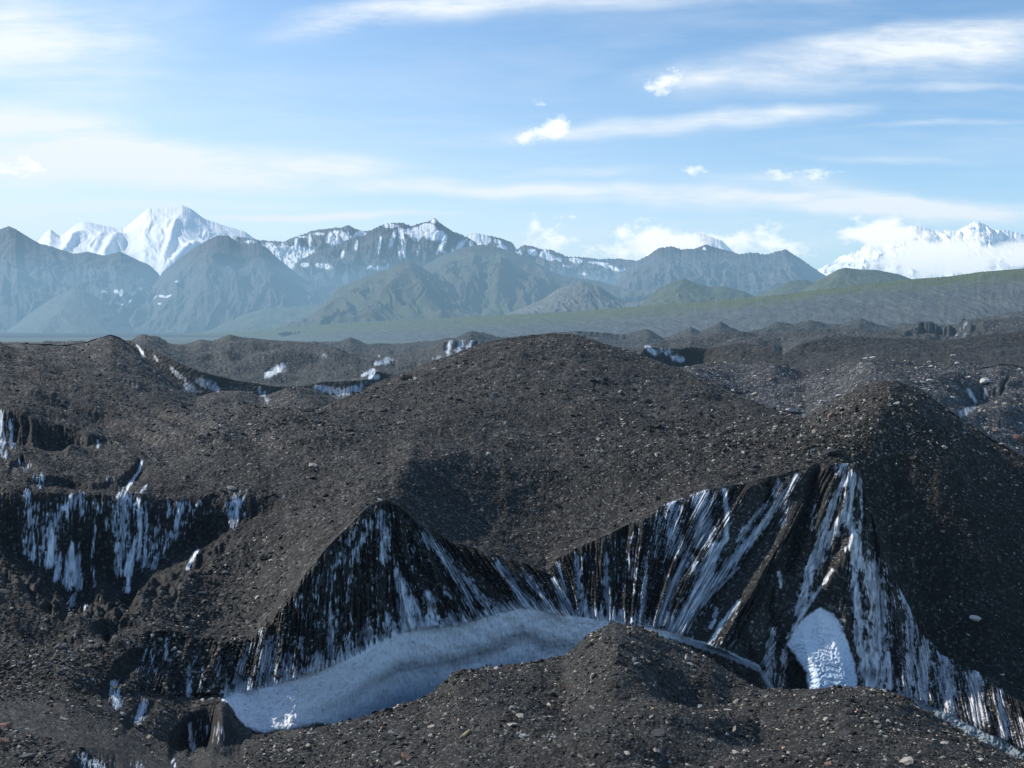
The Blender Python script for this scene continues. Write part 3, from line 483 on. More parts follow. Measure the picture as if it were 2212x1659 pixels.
icec = np.zeros(col.shape); tn = fbm(ST/18., PY/90., 3, .6, 144)
icec[...] = (.33, .38, .44); icec = mixc(icec, (.76, .80, .84), np.clip(.35+.9*tn, 0, 1))
dirtyr = sstep(1600, 1700, PX)*vert*(1-blobm)
icec = mixc(icec, (.60, .575, .56), np.clip(dirtyr*(.75+.5*tn), 0, .95))
bt = np.clip(fr/110., 0, 1.4)
dirtband = np.exp(-((fr-74+.03*(PX-900)-14*fbm(PX/90., PX*0, 2, .5, 150))/20.)**2)*sstep(600, 900, PX)*(1-sstep(1250, 1340, PX))
bandcol = np.zeros(col.shape); bandcol[...] = (.92, .94, .96)
bandcol = mixc(bandcol, (.20, .21, .22), np.clip(dirtband*.8+.25*fbm(PX/60., (fr)/9., 3, .6, 152), 0, .85))
bandcol = mixc(bandcol, (.17, .25, .34), sstep(62, 150, fr))
rightband = sstep(1400, 1500, PX)
bandcol = mixc(bandcol, (.16, .21, .24), rightband*.9)
icec = mixc(icec, 1, np.zeros(ice.shape)); 
crk = sstep(.72, .86, fbm(PX/55.+.4*PY/40, PY/26., 3, .5, 158, ridged=True))*.35*np.ones_like(PX)
bandcol = bandcol*(1-crk[..., None])*(1+.35*fbm(PX/5., PY/11., 3, .65, 159)[..., None])
icec = icec+(bandcol-icec)*np.clip(bandice, 0, 1)[..., None]
icec = icec+(lerp(np.array((.94, .95, .96)), np.array((.58, .70, .82)), sstep(1330, 1480, PY)[..., None])-icec)*blobm[..., None]  # blister top whitened in albedo in place of sunlight, bluer downward
icec = icec*(1+.12*fbm(PX/3., PY/4., 2, .7, 154)[..., None])
cleanm = sstep(.80, 1.15, cov)
icec = mixc(icec, (.90, .93, .96), cleanm*.75*(1-np.clip(bandice, 0, 1)))
fst = np.clip(.92+1.5*fbm(ST/3.4, PY/30., 3, .7, 156), .22, 1.3)
icec = icec*np.where((bandice+blobm > .3)[..., None], 1, fst[..., None])
icec = icec*np.where(rows > iS1, .72, 1)[..., None]
warm = ((rows > iS1)*np.exp(-((PX-592)/25.)**2-((PY-800)/18.)**2))
icec = mixc(icec, (.80, .78, .72), warm)
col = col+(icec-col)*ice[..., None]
# far flats beyond the ice
ff = sstep(i7+3, iEnd, rows)
col = mixc(col, (.10, .12, .09), ff*1.0*np.ones_like(PX)); ice = ice*(1-ff)
col = np.clip(col, .004, .95)

V = np.stack([Xg, Yg, Zg], -1).reshape(-1, 3); colf = col.reshape(-1, 3); icef = ice.reshape(-1)
Fq = grid_faces(NR, NC)
fr_ = np.repeat(np.arange(NR-1), NC-1)
pxf = (PX[:-1, :-1]).ravel(); smf = scarpmask[:-1, :-1].ravel() > .3
def emit(name, sel, label):
    f = Fq[sel]; u, inv = np.unique(f, return_inverse=True)
    o = mesh_np(name, V[u], inv.reshape(f.shape), M_rub, colf[u], icef[u])
    return tag(o, label=label, kind='structure')
wall = (fr_ >= iD-2) & (fr_ < iF-1) & (pxf > 286)
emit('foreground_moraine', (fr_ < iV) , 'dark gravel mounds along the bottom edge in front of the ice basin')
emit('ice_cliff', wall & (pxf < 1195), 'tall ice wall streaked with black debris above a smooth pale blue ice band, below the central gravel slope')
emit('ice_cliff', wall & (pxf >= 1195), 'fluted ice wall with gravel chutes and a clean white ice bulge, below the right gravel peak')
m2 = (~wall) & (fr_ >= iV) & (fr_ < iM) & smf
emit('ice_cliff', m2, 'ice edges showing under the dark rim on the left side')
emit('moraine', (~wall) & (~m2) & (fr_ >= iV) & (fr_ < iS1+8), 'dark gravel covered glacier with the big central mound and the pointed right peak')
emit('moraine_hills', (fr_ >= iS1+8) & (fr_ < i7+4), 'rows of dark hummocks of glacier rubble beyond the central mound')
emit('valley_floor', (fr_ >= i7+4), 'flat grey green valley floor before the mountains')

# ================================================================== HILLS AND MOUNTAINS
FAR = 2.5
def mountain(name, label, crest, mat, colour, W, seed, base_y=745, base=None, rowsn=150, gul=.10, gscale=60., slant=0., rough=1.5, kcol=1.3, prof=1.0, spur=None, crestsmooth=1.5, relief_start=.5, iso=.35, k2=.28):
    k = np.array(crest, float); k[:, 2] *= FAR
    x = np.arange(k[0, 0], k[-1, 0]+1e-6, kcol); n = len(x)
    ac, ec = ae(x, np.interp(x, k[:, 0], k[:, 1])); Yc = np.interp(x, k[:, 0], k[:, 2])
    ecr = gsm(ec, crestsmooth, 0)+rough/FL*fbm(x/9., x*0, 3, .65, seed+5, ridged=True)-rough*.3/FL
    ec = gsm(ec, 11, 0); det = ecr-ec
    if base is None: base = [(x[0], base_y), (x[-1], base_y)]
    _, eb = ae(x, np.interp(x, *np.array(base, float).T))
    Wd = (W if np.isscalar(W) else np.interp(x, *np.array(W, float).T))*FAR
    nb = 14
    t = np.concatenate([-np.linspace(1, 0, nb, endpoint=False), np.linspace(0, 1, rowsn)**1.15])[:, None]
    tf = np.clip(t, 0, 1); tb = np.clip(-t, 0, 1)
    Y = Yc-Wd*tf+Wd*1.1*tb
    zc = ec*Yc; zb = eb*(Yc-Wd)
    hgt = np.maximum(zc-zb, 1.)
    z = zc+(zb-zc)*(1-(1-tf)**prof if prof != 1 else tf)*1.0
    z = z-hgt*tb*.95
    z = z+det*Yc*np.exp(-(t/(.05+.10*np.exp(-(np.abs(det)*FL/3.)**2*0)))**2)
    s = x[None, :]+slant*tf*gscale*3+gscale*1.1*fbm(x[None, :]/gscale/1.8, tf*2.2, 3, .55, seed+9)
    r = fbm(s/gscale, tf*2.1+0*s, 3, .5, seed, ridged=True)
    r2 = fbm(s/gscale*2.7+.5*r, tf*5+0*s, 3, .6, seed+3, ridged=True)
    r3 = fbm(x[None, :]/max(gscale, 40)*2.6, ((z+.5*Wd*tf)/(Yc.mean())*FL)/max(gscale, 40)*2.6+0*s, 3, .6, seed+6)
    env = sstep(0, relief_start, tf+.06)*(1-.55*sstep(.75, 1, tf))
    dz = hgt.mean()*gul*env*(r+k2*r2+iso*r3)
    if spur:
        for (sx0, st0, sx1, st1, sw, sh) in spur:
            cx = sx0+(sx1-sx0)*np.clip((tf-st0)/(st1-st0+1e-6), 0, 1)
            dz = dz+hgt.mean()*sh*np.exp(-((x[None, :]-cx)/sw)**2)*sstep(st0-.05, st0+.25, tf)*sstep(.04, .30, tf)*(1-.6*sstep(st1-.2, st1+.15, tf))
    z = z+dz*(tb <= 0)
    X = ac*Y
    px, py = pix(X, Y, z)
    cc = colour(px, py, tf+0*px, r+0*px, r2+0*px, r3, z, hgt+0*px)
    o = mesh_np(name, np.stack([X, Y, z], -1).reshape(-1, 3), grid_faces(len(t), n), mat, np.clip(cc, .003, .95).reshape(-1, 3))
    return tag(o, label=label, kind='structure')
def solid(c, px):
    o = np.empty(px.shape+(3,)); o[...] = c; return o
def blobs(px, py, lst):
    m = np.zeros(px.shape)
    for (x, y, rx, ry, s, ang) in lst:
        c, sn_ = math.cos(math.radians(ang)), math.sin(math.radians(ang)); dx = px-x; dy = py-y
        m = np.maximum(m, s*np.exp(-((dx*c+dy*sn_)/rx)**2-((-dx*sn_+dy*c)/ry)**2))
    return m
SNOW = (.88, .90, .93); ROCK = (.060, .061, .064)
# --- lateral moraine with tundra on its crest
LAT = [(-400, 735, 5200), (100, 730, 5000), (300, 724, 4600), (400, 721, 4400), (500, 717, 4200), (600, 710, 4000), (700, 701, 3700), (800, 694, 3450), (900, 690, 3200), (1000, 685, 3000), (1100, 680, 2800), (1250, 672, 2550), (1400, 660, 2300), (1500, 653, 2150), (1600, 645, 2000), (1700, 635, 1880), (1800, 622, 1780), (1900, 610, 1700), (1972, 603, 1650), (2050, 597, 1600), (2120, 587, 1560), (2212, 580, 1500), (2600, 560, 1350)]
def c_lat(px, py, t, r, r2, r3, z, h):
    c = solid((.068, .070, .072), px)*(1+.25*r2+.6*r3)[..., None]
    yc = np.interp(px, [k[0] for k in LAT], [k[1] for k in LAT])
    d = py-yc; lim = np.interp(px, [0, 800, 1400, 1800, 2212], [16, 24, 22, 16, 26])
    g = 1-sstep(lim*.3, lim*1.7, d+22*r3+6*r2)
    g = np.maximum(g, .35*sstep(.1, .5, r3))
    gc = solid((.078, .088, .030), px)*(1+.25*r3)[..., None]
    return c+(gc-c)*g[..., None]
mountain('moraine_ridge', 'long grey scree ridge with green crest behind the dark hummocks', LAT, M_lat, c_lat, [(-400, 900), (1000, 700), (1500, 420), (2600, 300)], 200, base=[(-400, 750), (700, 752), (1000, 748), (1400, 745), (1600, 732), (1800, 722), (2212, 712), (2600, 705)], gul=.03, gscale=36, slant=-3.2, rough=.8, rowsn=220, relief_start=.6, iso=.8)
# --- green foothills
def c_green(px, py, t, r, r2, r3, z, h):
    c = solid((.070, .080, .030), px)*(1+.25*r3)[..., None]
    g = np.clip(.15+.8*r2+.5*r3, 0, 1); return c+(solid((.115, .112, .105), px)-c)*(g*.7)[..., None]
def c_brown(px, py, t, r, r2, r3, z, h):
    c = solid((.080, .074, .054), px)*(1+.2*r3)[..., None]
    g = np.clip(.35-1.3*r+.9*r3+.5*sstep(.5, 1, t), 0, 1); return c+(solid((.080, .096, .032), px)-c)*(g*.85)[..., None]
def c_grav(px, py, t, r, r2, r3, z, h):
    c = solid((.14, .138, .13), px)*(1+.25*r3)[..., None]
    g = np.clip(.2-.9*r+.8*r3, 0, 1); return c+(solid((.075, .095, .038), px)-c)*(g*.8)[..., None]
mountain('green_hill', 'rounded green hill at the right in front of the cloudy snow massif', [(1600, 700, 2600), (1644, 660, 2600), (1715, 636, 2580), (1750, 617, 2560), (1785, 596, 2550), (1810, 582, 2540), (1827, 578, 2540), (1855, 582, 2540), (1891, 583, 2540), (1940, 592, 2540), (1972, 604, 2540), (2020, 625, 2540), (2080, 680, 2540)], M_hill, c_green, 500, 230, 690, gul=.05, gscale=50, rough=.6, iso=.3, rowsn=90)
mountain('green_hill', 'low olive hill between the dark right mountain and the rounded green hill', [(1560, 690, 3100), (1610, 648, 3100), (1644, 636, 3100), (1708, 606, 3100), (1740, 604, 3100), (1790, 620, 3100), (1850, 690, 3100)], M_hill, c_green, 500, 236, 690, gul=.06, gscale=50, rough=.6, rowsn=70)
mountain('green_hill', 'small pointed grey green hill in front of the dark right mountain', [(1340, 700, 3000), (1388, 655, 3000), (1416, 628, 3000), (1450, 610, 3000), (1476, 601, 3000), (1509, 613, 3000), (1539, 621, 3000), (1560, 618, 3000), (1609, 630, 3000), (1650, 650, 3000), (1720, 700, 3000)], M_hill, c_green, 500, 242, 700, gul=.07, gscale=45, rough=.8, rowsn=90, slant=-.4)
mountain('gravel_hill', 'grey gullied hill with pale scree in the centre of the valley', [(1040, 700, 3400), (1100, 676, 3400), (1140, 660, 3400), (1170, 648, 3400), (1205, 624, 3400), (1258, 608, 3400), (1293, 617, 3400), (1328, 641, 3400), (1350, 655, 3400), (1400, 648, 3400), (1440, 655, 3400), (1500, 700, 3400)], M_hill, c_grav, 550, 248, 705, gul=.13, gscale=34, slant=-.9, rough=1.0, rowsn=120, iso=.4)
mountain('brown_hill', 'smooth brown and green hill with a pointed left shoulder in front of the large rounded hill', [(600, 715, 4500), (651, 690, 4500), (690, 668, 4500), (730, 622, 4500), (783, 600, 4500), (810, 590, 4500), (836, 582, 4500), (860, 570, 4500), (885, 563, 4500), (905, 574, 4500), (950, 602, 4500), (1000, 642, 4500), (1060, 690, 4500)], M_hill, c_brown, 900, 254, 725, gul=.17, gscale=62, slant=-.5, rough=.6, rowsn=150, iso=.12, spur=[(885, 0, 780, 1., 22, .12), (885, 0, 960, 1., 22, .10)])
mountain('brown_hill', 'large rounded brown hill in the middle of the valley', [(860, 720, 5300), (905, 590, 5300), (920, 572, 5300), (959, 551, 5300), (1005, 534, 5300), (1040, 529, 5300), (1068, 532, 5300), (1110, 545, 5300), (1152, 564, 5300), (1188, 585, 5300), (1212, 595, 5300), (1258, 602, 5300), (1293, 607, 5300), (1328, 618, 5300), (1420, 625, 5300), (1500, 640, 5300), (1640, 700, 5300)], M_hill, c_brown, 1300, 260, 722, gul=.19, gscale=70, slant=-.35, rough=.5, rowsn=170, iso=.12, spur=[(1040, 0, 900, 1., 22, .06), (1100, 0, 1060, .9, 20, .14), (1180, 0, 1150, .8, 22, .12)])
mountain('green_hill', 'long low green foothill left of the centre', [(380, 735, 5600), (450, 712, 5600), (493, 691, 5600), (530, 678, 5600), (563, 669, 5600), (610, 664, 5600), (651, 662, 5600), (700, 655, 5600), (740, 640, 5600), (800, 660, 5600), (900, 725, 5600)], M_hill, c_green, 900, 266, 735, gul=.08, gscale=60, slant=-.4, rough=.6, rowsn=90)
# --- dark rock mountains
def rocky(snowlist=(), alt=None, base=ROCK, green=.35):
    def f(px, py, t, r, r2, r3, z, h):
        c = solid(base, px)*(1+.25*r2+.35*r3)[..., None]
        g = sstep(.45, .95, t+.35*r3)*green; c = c+(solid((.075, .09, .045), px)-c)*g[..., None]
        if snowlist:
            m = blobs(px, py, snowlist); m = sstep(.30, .50, m+.28*r3-.04*r2)
            c = c+(solid(SNOW, px)-c)*m[..., None]
        if alt is not None:
            lim, amt, wr = alt
            m = sstep(-.12, .12, (lim-py)/120.*1.2-wr*r+.5*r3+amt-.5*r2*wr)
            c = c+(solid(SNOW, px)-c)*m[..., None]
        return c
    return f
mountain('dark_mountain', 'dark jagged mountain ridge right of the centre ending in a smooth pointed peak', [(1290, 700, 5600), (1328, 612, 5600), (1350, 583, 5600), (1378, 563, 5600), (1399, 553, 5600), (1420, 537, 5600), (1448, 532, 5600), (1472, 539, 5600), (1503, 538, 5600), (1540, 543, 5600), (1600, 549, 5600), (1623, 546, 5600), (1658, 550, 5600), (1680, 543, 5600), (1697, 539, 5600), (1725, 557, 5600), (1760, 581, 5600), (1785, 597, 5600), (1830, 640, 5600), (1860, 700, 5600)], M_mtn, rocky(base=(.085, .083, .088), green=.2), 900, 300, 700, gul=.13, gscale=60, slant=-.8, rough=2.2, rowsn=160, crestsmooth=1.0)
mountain('dark_mountain', 'hazy rocky summit with a snow gully just behind the dark right ridge', [(1440, 640, 6200), (1472, 556, 6200), (1495, 541, 6200), (1525, 528, 6200), (1549, 536, 6200), (1590, 547, 6200), (1640, 580, 6200), (1700, 640, 6200)], M_mtn, rocky([(1521, 542, 4, 9, 1, 0)]), 700, 306, 640, gul=.14, gscale=30, rough=2., rowsn=60)
mountain('dark_mountain', 'dark blue triangular mountain at the far left in front of the long dark ridge', [(-500, 640, 6000), (-300, 700, 6000), (-150, 745, 6000), (0, 722, 6000), (53, 686, 6000), (92, 657, 6000), (130, 636, 6000), (158, 622, 6000), (183, 627, 6000), (229, 655, 6000), (264, 682, 6000), (299, 714, 6000), (320, 735, 6000)], M_mtn, rocky(base=(.07, .078, .07), green=.5), 1000, 312, 748, gul=.07, gscale=60, slant=-.6, rough=.8, rowsn=110, spur=[(165, 0, 60, 1, 18, .10)])
mountain('dark_mountain', 'long dark blue ridge descending from the left edge', [(-900, 600, 7400), (-500, 520, 7400), (-200, 470, 7400), (-60, 505, 7400), (0, 496, 7400), (18, 489, 7400), (35, 496, 7400), (70, 518, 7400), (88, 527, 7400), (116, 534, 7400), (158, 548, 7400), (190, 544, 7400), (225, 553, 7400), (260, 544, 7400), (292, 559, 7400), (324, 574, 7400), (343, 592, 7400), (352, 610, 7400), (380, 650, 7400), (440, 720, 7400)], M_mtn, rocky([(226, 631, 8, 3, 1, 10), (250, 630, 6, 5, 1, 30), (262, 632, 4, 8, 1, 20), (288, 634, 8, 4, 1, -25), (302, 624, 7, 3, 1, 0), (256, 655, 10, 2.5, 1, 20), (282, 650, 6, 2.5, 1, -20)]), 1700, 318, 740, gul=.10, gscale=80, slant=.45, rough=1.2, rowsn=160)
mountain('dark_mountain', 'dark blue pyramid shaped mountain in front of the big snow peak', [(230, 735, 6900), (290, 690, 6900), (317, 640, 6900), (352, 586, 6900), (387, 560, 6900), (422, 533, 6900), (450, 518, 6900), (468, 509, 6900), (493, 509, 6900), (521, 529, 6900), (545, 527, 6900), (563, 527, 6900), (581, 539, 6900), (599, 558, 6900), (634, 585, 6900), (651, 599, 6900), (687, 607, 6900), (740, 616, 6900), (800, 650, 6900), (900, 720, 6900)], M_mtn, rocky([(385, 608, 8, 2, .9, 0), (325, 622, 6, 9, .9, 40), (333, 642, 7, 3, 1, -30), (350, 640, 8, 3, 1, 10), (320, 655, 5, 2.5, 1, 20), (344, 656, 4, 2.5, 1, 0), (290, 674, 8, 2.5, 1, 40), (363, 640, 7, 2, 1, -20)]), 1600, 324, 738, gul=.10, gscale=70, slant=.4, rough=1.4, rowsn=170, spur=[(480, 0, 400, .9, 26, .10), (560, 0, 620, .9, 26, .10)])
# --- glacier-clad ranges behind
mountain('snowy_mountain', 'jagged grey mountain with snow gullies in the centre of the skyline', [(600, 640, 8600), (641, 567, 8600), (665, 553, 8600), (687, 543, 8600), (732, 528, 8600), (758, 515, 8600), (786, 509, 8600), (811, 493, 8600), (828, 486, 8600), (843, 483, 8600), (871, 482, 8600), (888, 489, 8600), (905, 484, 8600), (920, 481, 8600), (930, 477, 8600), (938, 471, 8600), (955, 486, 8600), (976, 500, 8600), (1012, 514, 8600), (1030, 528, 8600), (1080, 560, 8600), (1200, 660, 8600)], M_mtn, rocky([(868, 520, 7, 42, .85, -12), (850, 512, 6, 28, .8, 18), (900, 505, 16, 16, .9, 0), (820, 530, 5, 26, .7, 8), (955, 528, 8, 34, .75, 30), (995, 530, 7, 22, .7, 40), (845, 488, 18, 5, 1, 0), (925, 492, 20, 10, 1.1, 0), (938, 478, 8, 6, .9, 0), (700, 575, 18, 6, 1.1, 10), (820, 580, 16, 5, 1, 0), (800, 578, 8, 4, 1, 0), (660, 572, 10, 5, .9, 0), (740, 548, 5, 14, .6, 10), (975, 545, 6, 14, .7, 20), (1020, 528, 8, 16, .6, 0), (880, 500, 24, 8, .8, 0), (862, 545, 5, 26, .6, -8), (940, 508, 26, 14, .9, 10), (965, 548, 20, 5, .6, 30), (770, 530, 5, 16, .6, 10), (905, 540, 5, 22, .55, 15), (1000, 548, 10, 5, .7, 30), (838, 575, 4, 8, .6, 0)]), 1500, 330, 690, gul=.17, gscale=40, slant=-.1, rough=3.0, rowsn=170, crestsmooth=.8)
mountain('snowy_mountain', 'lower snow and rock ridge trailing right from the central peak', [(990, 640, 9300), (1008, 509, 9300), (1029, 504, 9300), (1064, 510, 9300), (1093, 519, 9300), (1108, 526, 9300), (1116, 540, 9300), (1131, 529, 9300), (1150, 532, 9300), (1166, 538, 9300), (1191, 540, 9300), (1210, 548, 9300), (1223, 554, 9300), (1251, 555, 9300), (1275, 558, 9300), (1293, 560, 9300), (1335, 559, 9300), (1374, 564, 9300), (1440, 600, 9300), (1500, 640, 9300)], M_mtn, rocky([(1025, 515, 18, 9, 1.2, 0), (1075, 522, 12, 6, .8, 20), (1120, 545, 6, 14, 1, -20), (1176, 550, 10, 12, 1.0, 30), (1243, 562, 14, 5, 1.2, 10), (1320, 578, 22, 4, 1.1, 18), (1345, 584, 14, 3, 1, 0), (1260, 592, 10, 3, .8, 0), (1300, 570, 14, 2.5, .9, 0), (1210, 560, 7, 6, .8, 0), (1045, 530, 7, 10, .7, 0), (1035, 518, 26, 14, 1.2, 0), (1085, 535, 14, 8, .8, 20), (1150, 545, 14, 8, .8, 20), (1185, 556, 22, 8, .9, 10), (1290, 568, 26, 3, .9, 4), (1225, 575, 14, 3, .8, 10)], base=(.10, .10, .105)), 1200, 336, 640, gul=.14, gscale=34, slant=-.2, rough=2.2, rowsn=120, crestsmooth=.8)
mountain('snowy_mountain', 'distant snow covered ridge with dark rock ribs left of the central peak', [(480, 600, 10000), (510, 512, 10000), (540, 517, 10000), (563, 520, 10000), (590, 521, 10000), (613, 522, 10000), (644, 511, 10000), (665, 504, 10000), (687, 496, 10000), (700, 497, 10000), (725, 492, 10000), (736, 494, 10000), (744, 489, 10000), (753, 487, 10000), (765, 495, 10000), (783, 500, 10000), (804, 498, 10000), (830, 510, 10000), (900, 600, 10000)], M_mtn, rocky([(640, 545, 40, 12, 1.5, 5), (620, 556, 30, 14, 1.5, 30), (640, 575, 18, 10, 1.5, 35), (655, 590, 18, 7, 1.2, 30), (720, 515, 16, 16, 1.1, 0), (640, 525, 5, 12, .9, 0), (610, 530, 4, 10, .8, 0), (580, 528, 10, 5, .9, 0), (670, 520, 4, 16, .8, 0), (780, 505, 14, 6, 1, 0), (540, 522, 12, 5, .9, 0), (690, 505, 14, 4, .8, 0), (655, 512, 10, 3, .8, 0), (765, 512, 5, 10, .7, 0), (735, 520, 30, 18, 1.2, 0), (600, 545, 34, 14, 1.2, 0), (665, 570, 40, 20, 1.6, 25), (625, 560, 34, 16, 1.6, 20), (560, 535, 20, 8, 1, 0)], base=(.12, .12, .13)), 1400, 342, 640, gul=.12, gscale=26, rough=2.4, rowsn=120, crestsmooth=.8, relief_start=.3)
def c_snow(rockamt, lim=0):
    def f(px, py, t, r, r2, r3, z, h):
        c = solid((.95, .96, .97), px)*(1+.03*r3)[..., None]
        m = sstep(.25, .55, -r2*.5+r3*.9+rockamt)*.45
        return c+(solid((.38, .42, .48), px)-c)*m[..., None]
    return f
mountain('snow_peak', 'big domed snow mountain at the left with its snowy side ridges', [(40, 600, 10500), (81, 523, 10500), (95, 505, 10500), (109, 495, 10500), (130, 511, 10500), (148, 497, 10500), (165, 484, 10500), (180, 479, 10500), (200, 482, 10500), (225, 488, 10500), (253, 493, 10500), (268, 493, 10500), (282, 483, 10500), (306, 462, 10500), (320, 451, 10500), (345, 450, 10500), (373, 446, 10500), (394, 444, 10500), (410, 450, 10500), (422, 458, 10500), (440, 472, 10500), (465, 481, 10500), (493, 490, 10500), (528, 500, 10500), (549, 515, 10500), (600, 560, 10500), (650, 620, 10500)], M_snow, c_snow(-.55), 2100, 350, 640, gul=.035, k2=.06, gscale=60, slant=-.35, rough=.9, rowsn=190, crestsmooth=1.2, relief_start=.3, iso=.10, prof=1.0, spur=[(268, .0, 215, .7, 16, .12), (182, 0, 120, .6, 12, .10), (345, 0, 310, .3, 8, .05), (394, 0, 350, .7, 10, .07), (450, .35, 360, .8, 18, .12), (228, 0, 200, .5, 8, .05)])
mountain('snow_peak', 'steep snow massif at the right half wrapped in cloud', [(1740, 620, 9800), (1771, 582, 9800), (1795, 572, 9800), (1813, 556, 9800), (1835, 550, 9800), (1855, 543, 9800), (1870, 530, 9800), (1884, 521, 9800), (1900, 524, 9800), (1926, 517, 9800), (1943, 508, 9800), (1968, 488, 9800), (1996, 493, 9800), (2028, 500, 9800), (2067, 500, 9800), (2084, 490, 9800), (2105, 478, 9800), (2127, 486, 9800), (2148, 497, 9800), (2179, 497, 9800), (2212, 508, 9800), (2300, 520, 9800), (2500, 600, 9800)], M_snow, c_snow(-.35), 2000, 362, 640, gul=.11, gscale=46, slant=-.8, rough=2.0, rowsn=170, crestsmooth=.9, relief_start=.25, iso=.2)
mountain('snow_peak', 'small distant snow crest rising behind the clouds right of the centre', [(1360, 600, 11500), (1416, 523, 11500), (1440, 515, 11500), (1455, 511, 11500), (1475, 507, 11500), (1509, 503, 11500), (1560, 520, 11500), (1640, 600, 11500)], M_snow, c_snow(-.2), 1500, 370, 620, gul=.08, gscale=30, slant=-.4, rough=1.2, rowsn=70, iso=.15)

# ================================================================== STONES
PHI = (1+5**.5)/2
ICO_V = np.array([(-1, PHI, 0), (1, PHI, 0), (-1, -PHI, 0), (1, -PHI, 0), (0, -1, PHI), (0, 1, PHI), (0, -1, -PHI), (0, 1, -PHI), (PHI, 0, -1), (PHI, 0, 1), (-PHI, 0, -1), (-PHI, 0, 1)])/1.9
ICO_F = np.array([(0, 11, 5), (0, 5, 1), (0, 1, 7), (0, 7, 10), (0, 10, 11), (1, 5, 9), (5, 11, 4), (11, 10, 2), (10, 7, 6), (7, 1, 8), (3, 9, 4), (3, 4, 2), (3, 2, 6), (3, 6, 8), (3, 8, 9), (4, 9, 5), (2, 4, 11), (6, 2, 10), (8, 6, 7), (9, 8, 1)])
OCT_V = np.array([(1, 0, 0), (-1, 0, 0), (0, 1, 0), (0, -1, 0), (0, 0, 1), (0, 0, -1)], float)
OCT_F = np.array([(0, 2, 4), (2, 1, 4), (1, 3, 4), (3, 0, 4), (2, 0, 5), (1, 2, 5), (3, 1, 5), (0, 3, 5)])
def rotm(n, tilt):
    az = rng.uniform(0, 2*np.pi, n); tx = rng.normal(0, tilt, n); ty = rng.normal(0, tilt, n)
    cz, sz = np.cos(az), np.sin(az); cx, sx = np.cos(tx), np.sin(tx); cy, sy = np.cos(ty), np.sin(ty)
    Z = np.zeros((n, 3, 3)); Z[:, 0, 0] = cz; Z[:, 0, 1] = -sz; Z[:, 1, 0] = sz; Z[:, 1, 1] = cz; Z[:, 2, 2] = 1
    Xr = np.zeros((n, 3, 3)); Xr[:, 0, 0] = 1; Xr[:, 1, 1] = cx; Xr[:, 1, 2] = -sx; Xr[:, 2, 1] = sx; Xr[:, 2, 2] = cx
    Yr = np.zeros((n, 3, 3)); Yr[:, 1, 1] = 1; Yr[:, 0, 0] = cy; Yr[:, 0, 2] = sy; Yr[:, 2, 0] = -sy; Yr[:, 2, 2] = cy
    return Yr@Xr@Z
def stone_cols(n, light=.12, base=.036):
    v = base*np.exp(rng.normal(0, .45, n)); lt = rng.random(n) < light
    v[lt] = rng.uniform(.13, .42, lt.sum())
    hue = rng.normal(0, .05, n); c = np.stack([v*(1.08+hue), v, v*(.86-hue*.8)], -1)
    rd = rng.random(n) < .03; c[rd] *= (1.4, .9, .7)
    return np.clip(c, .01, .6)
def scatter(name, n, r0, r1, smin, smax, power, bv, bf, weight=None, light=.12, base=.036, x0=-60, x1=2280, label=''):
    c0, c1 = np.searchsorted(cols, x0), np.searchsorted(cols, x1)
    m = int(n*(12 if n < 6000 else 2.4))
    r = rng.integers(r0, r1, m); c = rng.integers(c0, c1, m)
    ok = (ice[r, c] < .15) & (scarpmask[r, c] < .5)
    if weight is not None: ok &= rng.random(m) < weight(PX[r, c], PY[r, c], r)
    r, c = r[ok][:n], c[ok][:n]; n = len(r)
    P = np.stack([Xg[r, c], Yg[r, c], Zg[r, c]], -1)
    u = rng.random(n); spx = (smin**(1-power)+u*(smax**(1-power)-smin**(1-power)))**(1/(1-power))
    size = spx*P[:, 1]/FL*.5
    dims = np.stack([rng.uniform(.8, 1.35, n), rng.uniform(.5, 1.0, n), rng.uniform(.28, .75, n)], -1)*size[:, None]
    J = rng.normal(1, .22, (n, len(bv), 1))
    W = bv[None]*J*dims[:, None, :]
    W = np.einsum('nij,nkj->nki', rotm(n, .42), W)
    W = W+P[:, None, :]+np.array([0, 0, 1])*(size*.12)[:, None, None]
    P2 = rng.uniform(-.5, .5, (n, 1, 3))*(P[:, 1]/FL*1.5)[:, None, None]; P2[..., 2] = 0
    W = W+P2
    F = bf[None]+(np.arange(n)*len(bv))[:, None, None]
    cc = np.repeat(stone_cols(n, light, base)[:, None, :], len(bv), 1).reshape(-1, 3)
    o = mesh_np(name, W.reshape(-1, 3), F.reshape(-1, 3), M_stone, cc, smooth=False)
    return tag(o, label=label, cat='gravel', kind='stuff')
dens = lambda x, y, r: .45+.9*perlin(x/40., y/25., 160)+.5*perlin(x/12., y/8., 161)
scatter('gravel', 34000, iA-6, iB+3, 2.4, 17, 2.8, OCT_V, OCT_F, dens, .22, label='loose stones strewn over the foreground mounds')
scatter('gravel', 60000, iV, iS1+3, 1.8, 9, 3.2, OCT_V, OCT_F, dens, .22, label='loose stones strewn over the central and side slopes')
midw = lambda x, y, r: np.clip(np.exp(-((x-1500)/330.)**2-((y-955)/45.)**2)+.8*np.exp(-((x-1130)/300.)**2-((y-850)/38.)**2)+.6*np.exp(-((x-600)/200.)**2-((y-930)/50.)**2)+.8*np.exp(-((x-1900)/160.)**2-((y-930)/60.)**2)+.06, 0, 1)*(.5+1.0*np.clip(perlin(x/14., y/9., 165)+.3, 0, 1))
scatter('gravel', 5200, iF+10, iS1-4, 4.5, 15, 3.4, ICO_V, ICO_F, midw, .22, .034, label='larger angular blocks scattered over the saddle and the central mound')
scatter('gravel', 4200, iA-6, iB+1, 6, 22, 3.2, ICO_V, ICO_F, dens, .15, .034, label='larger angular stones strewn over the foreground mounds')
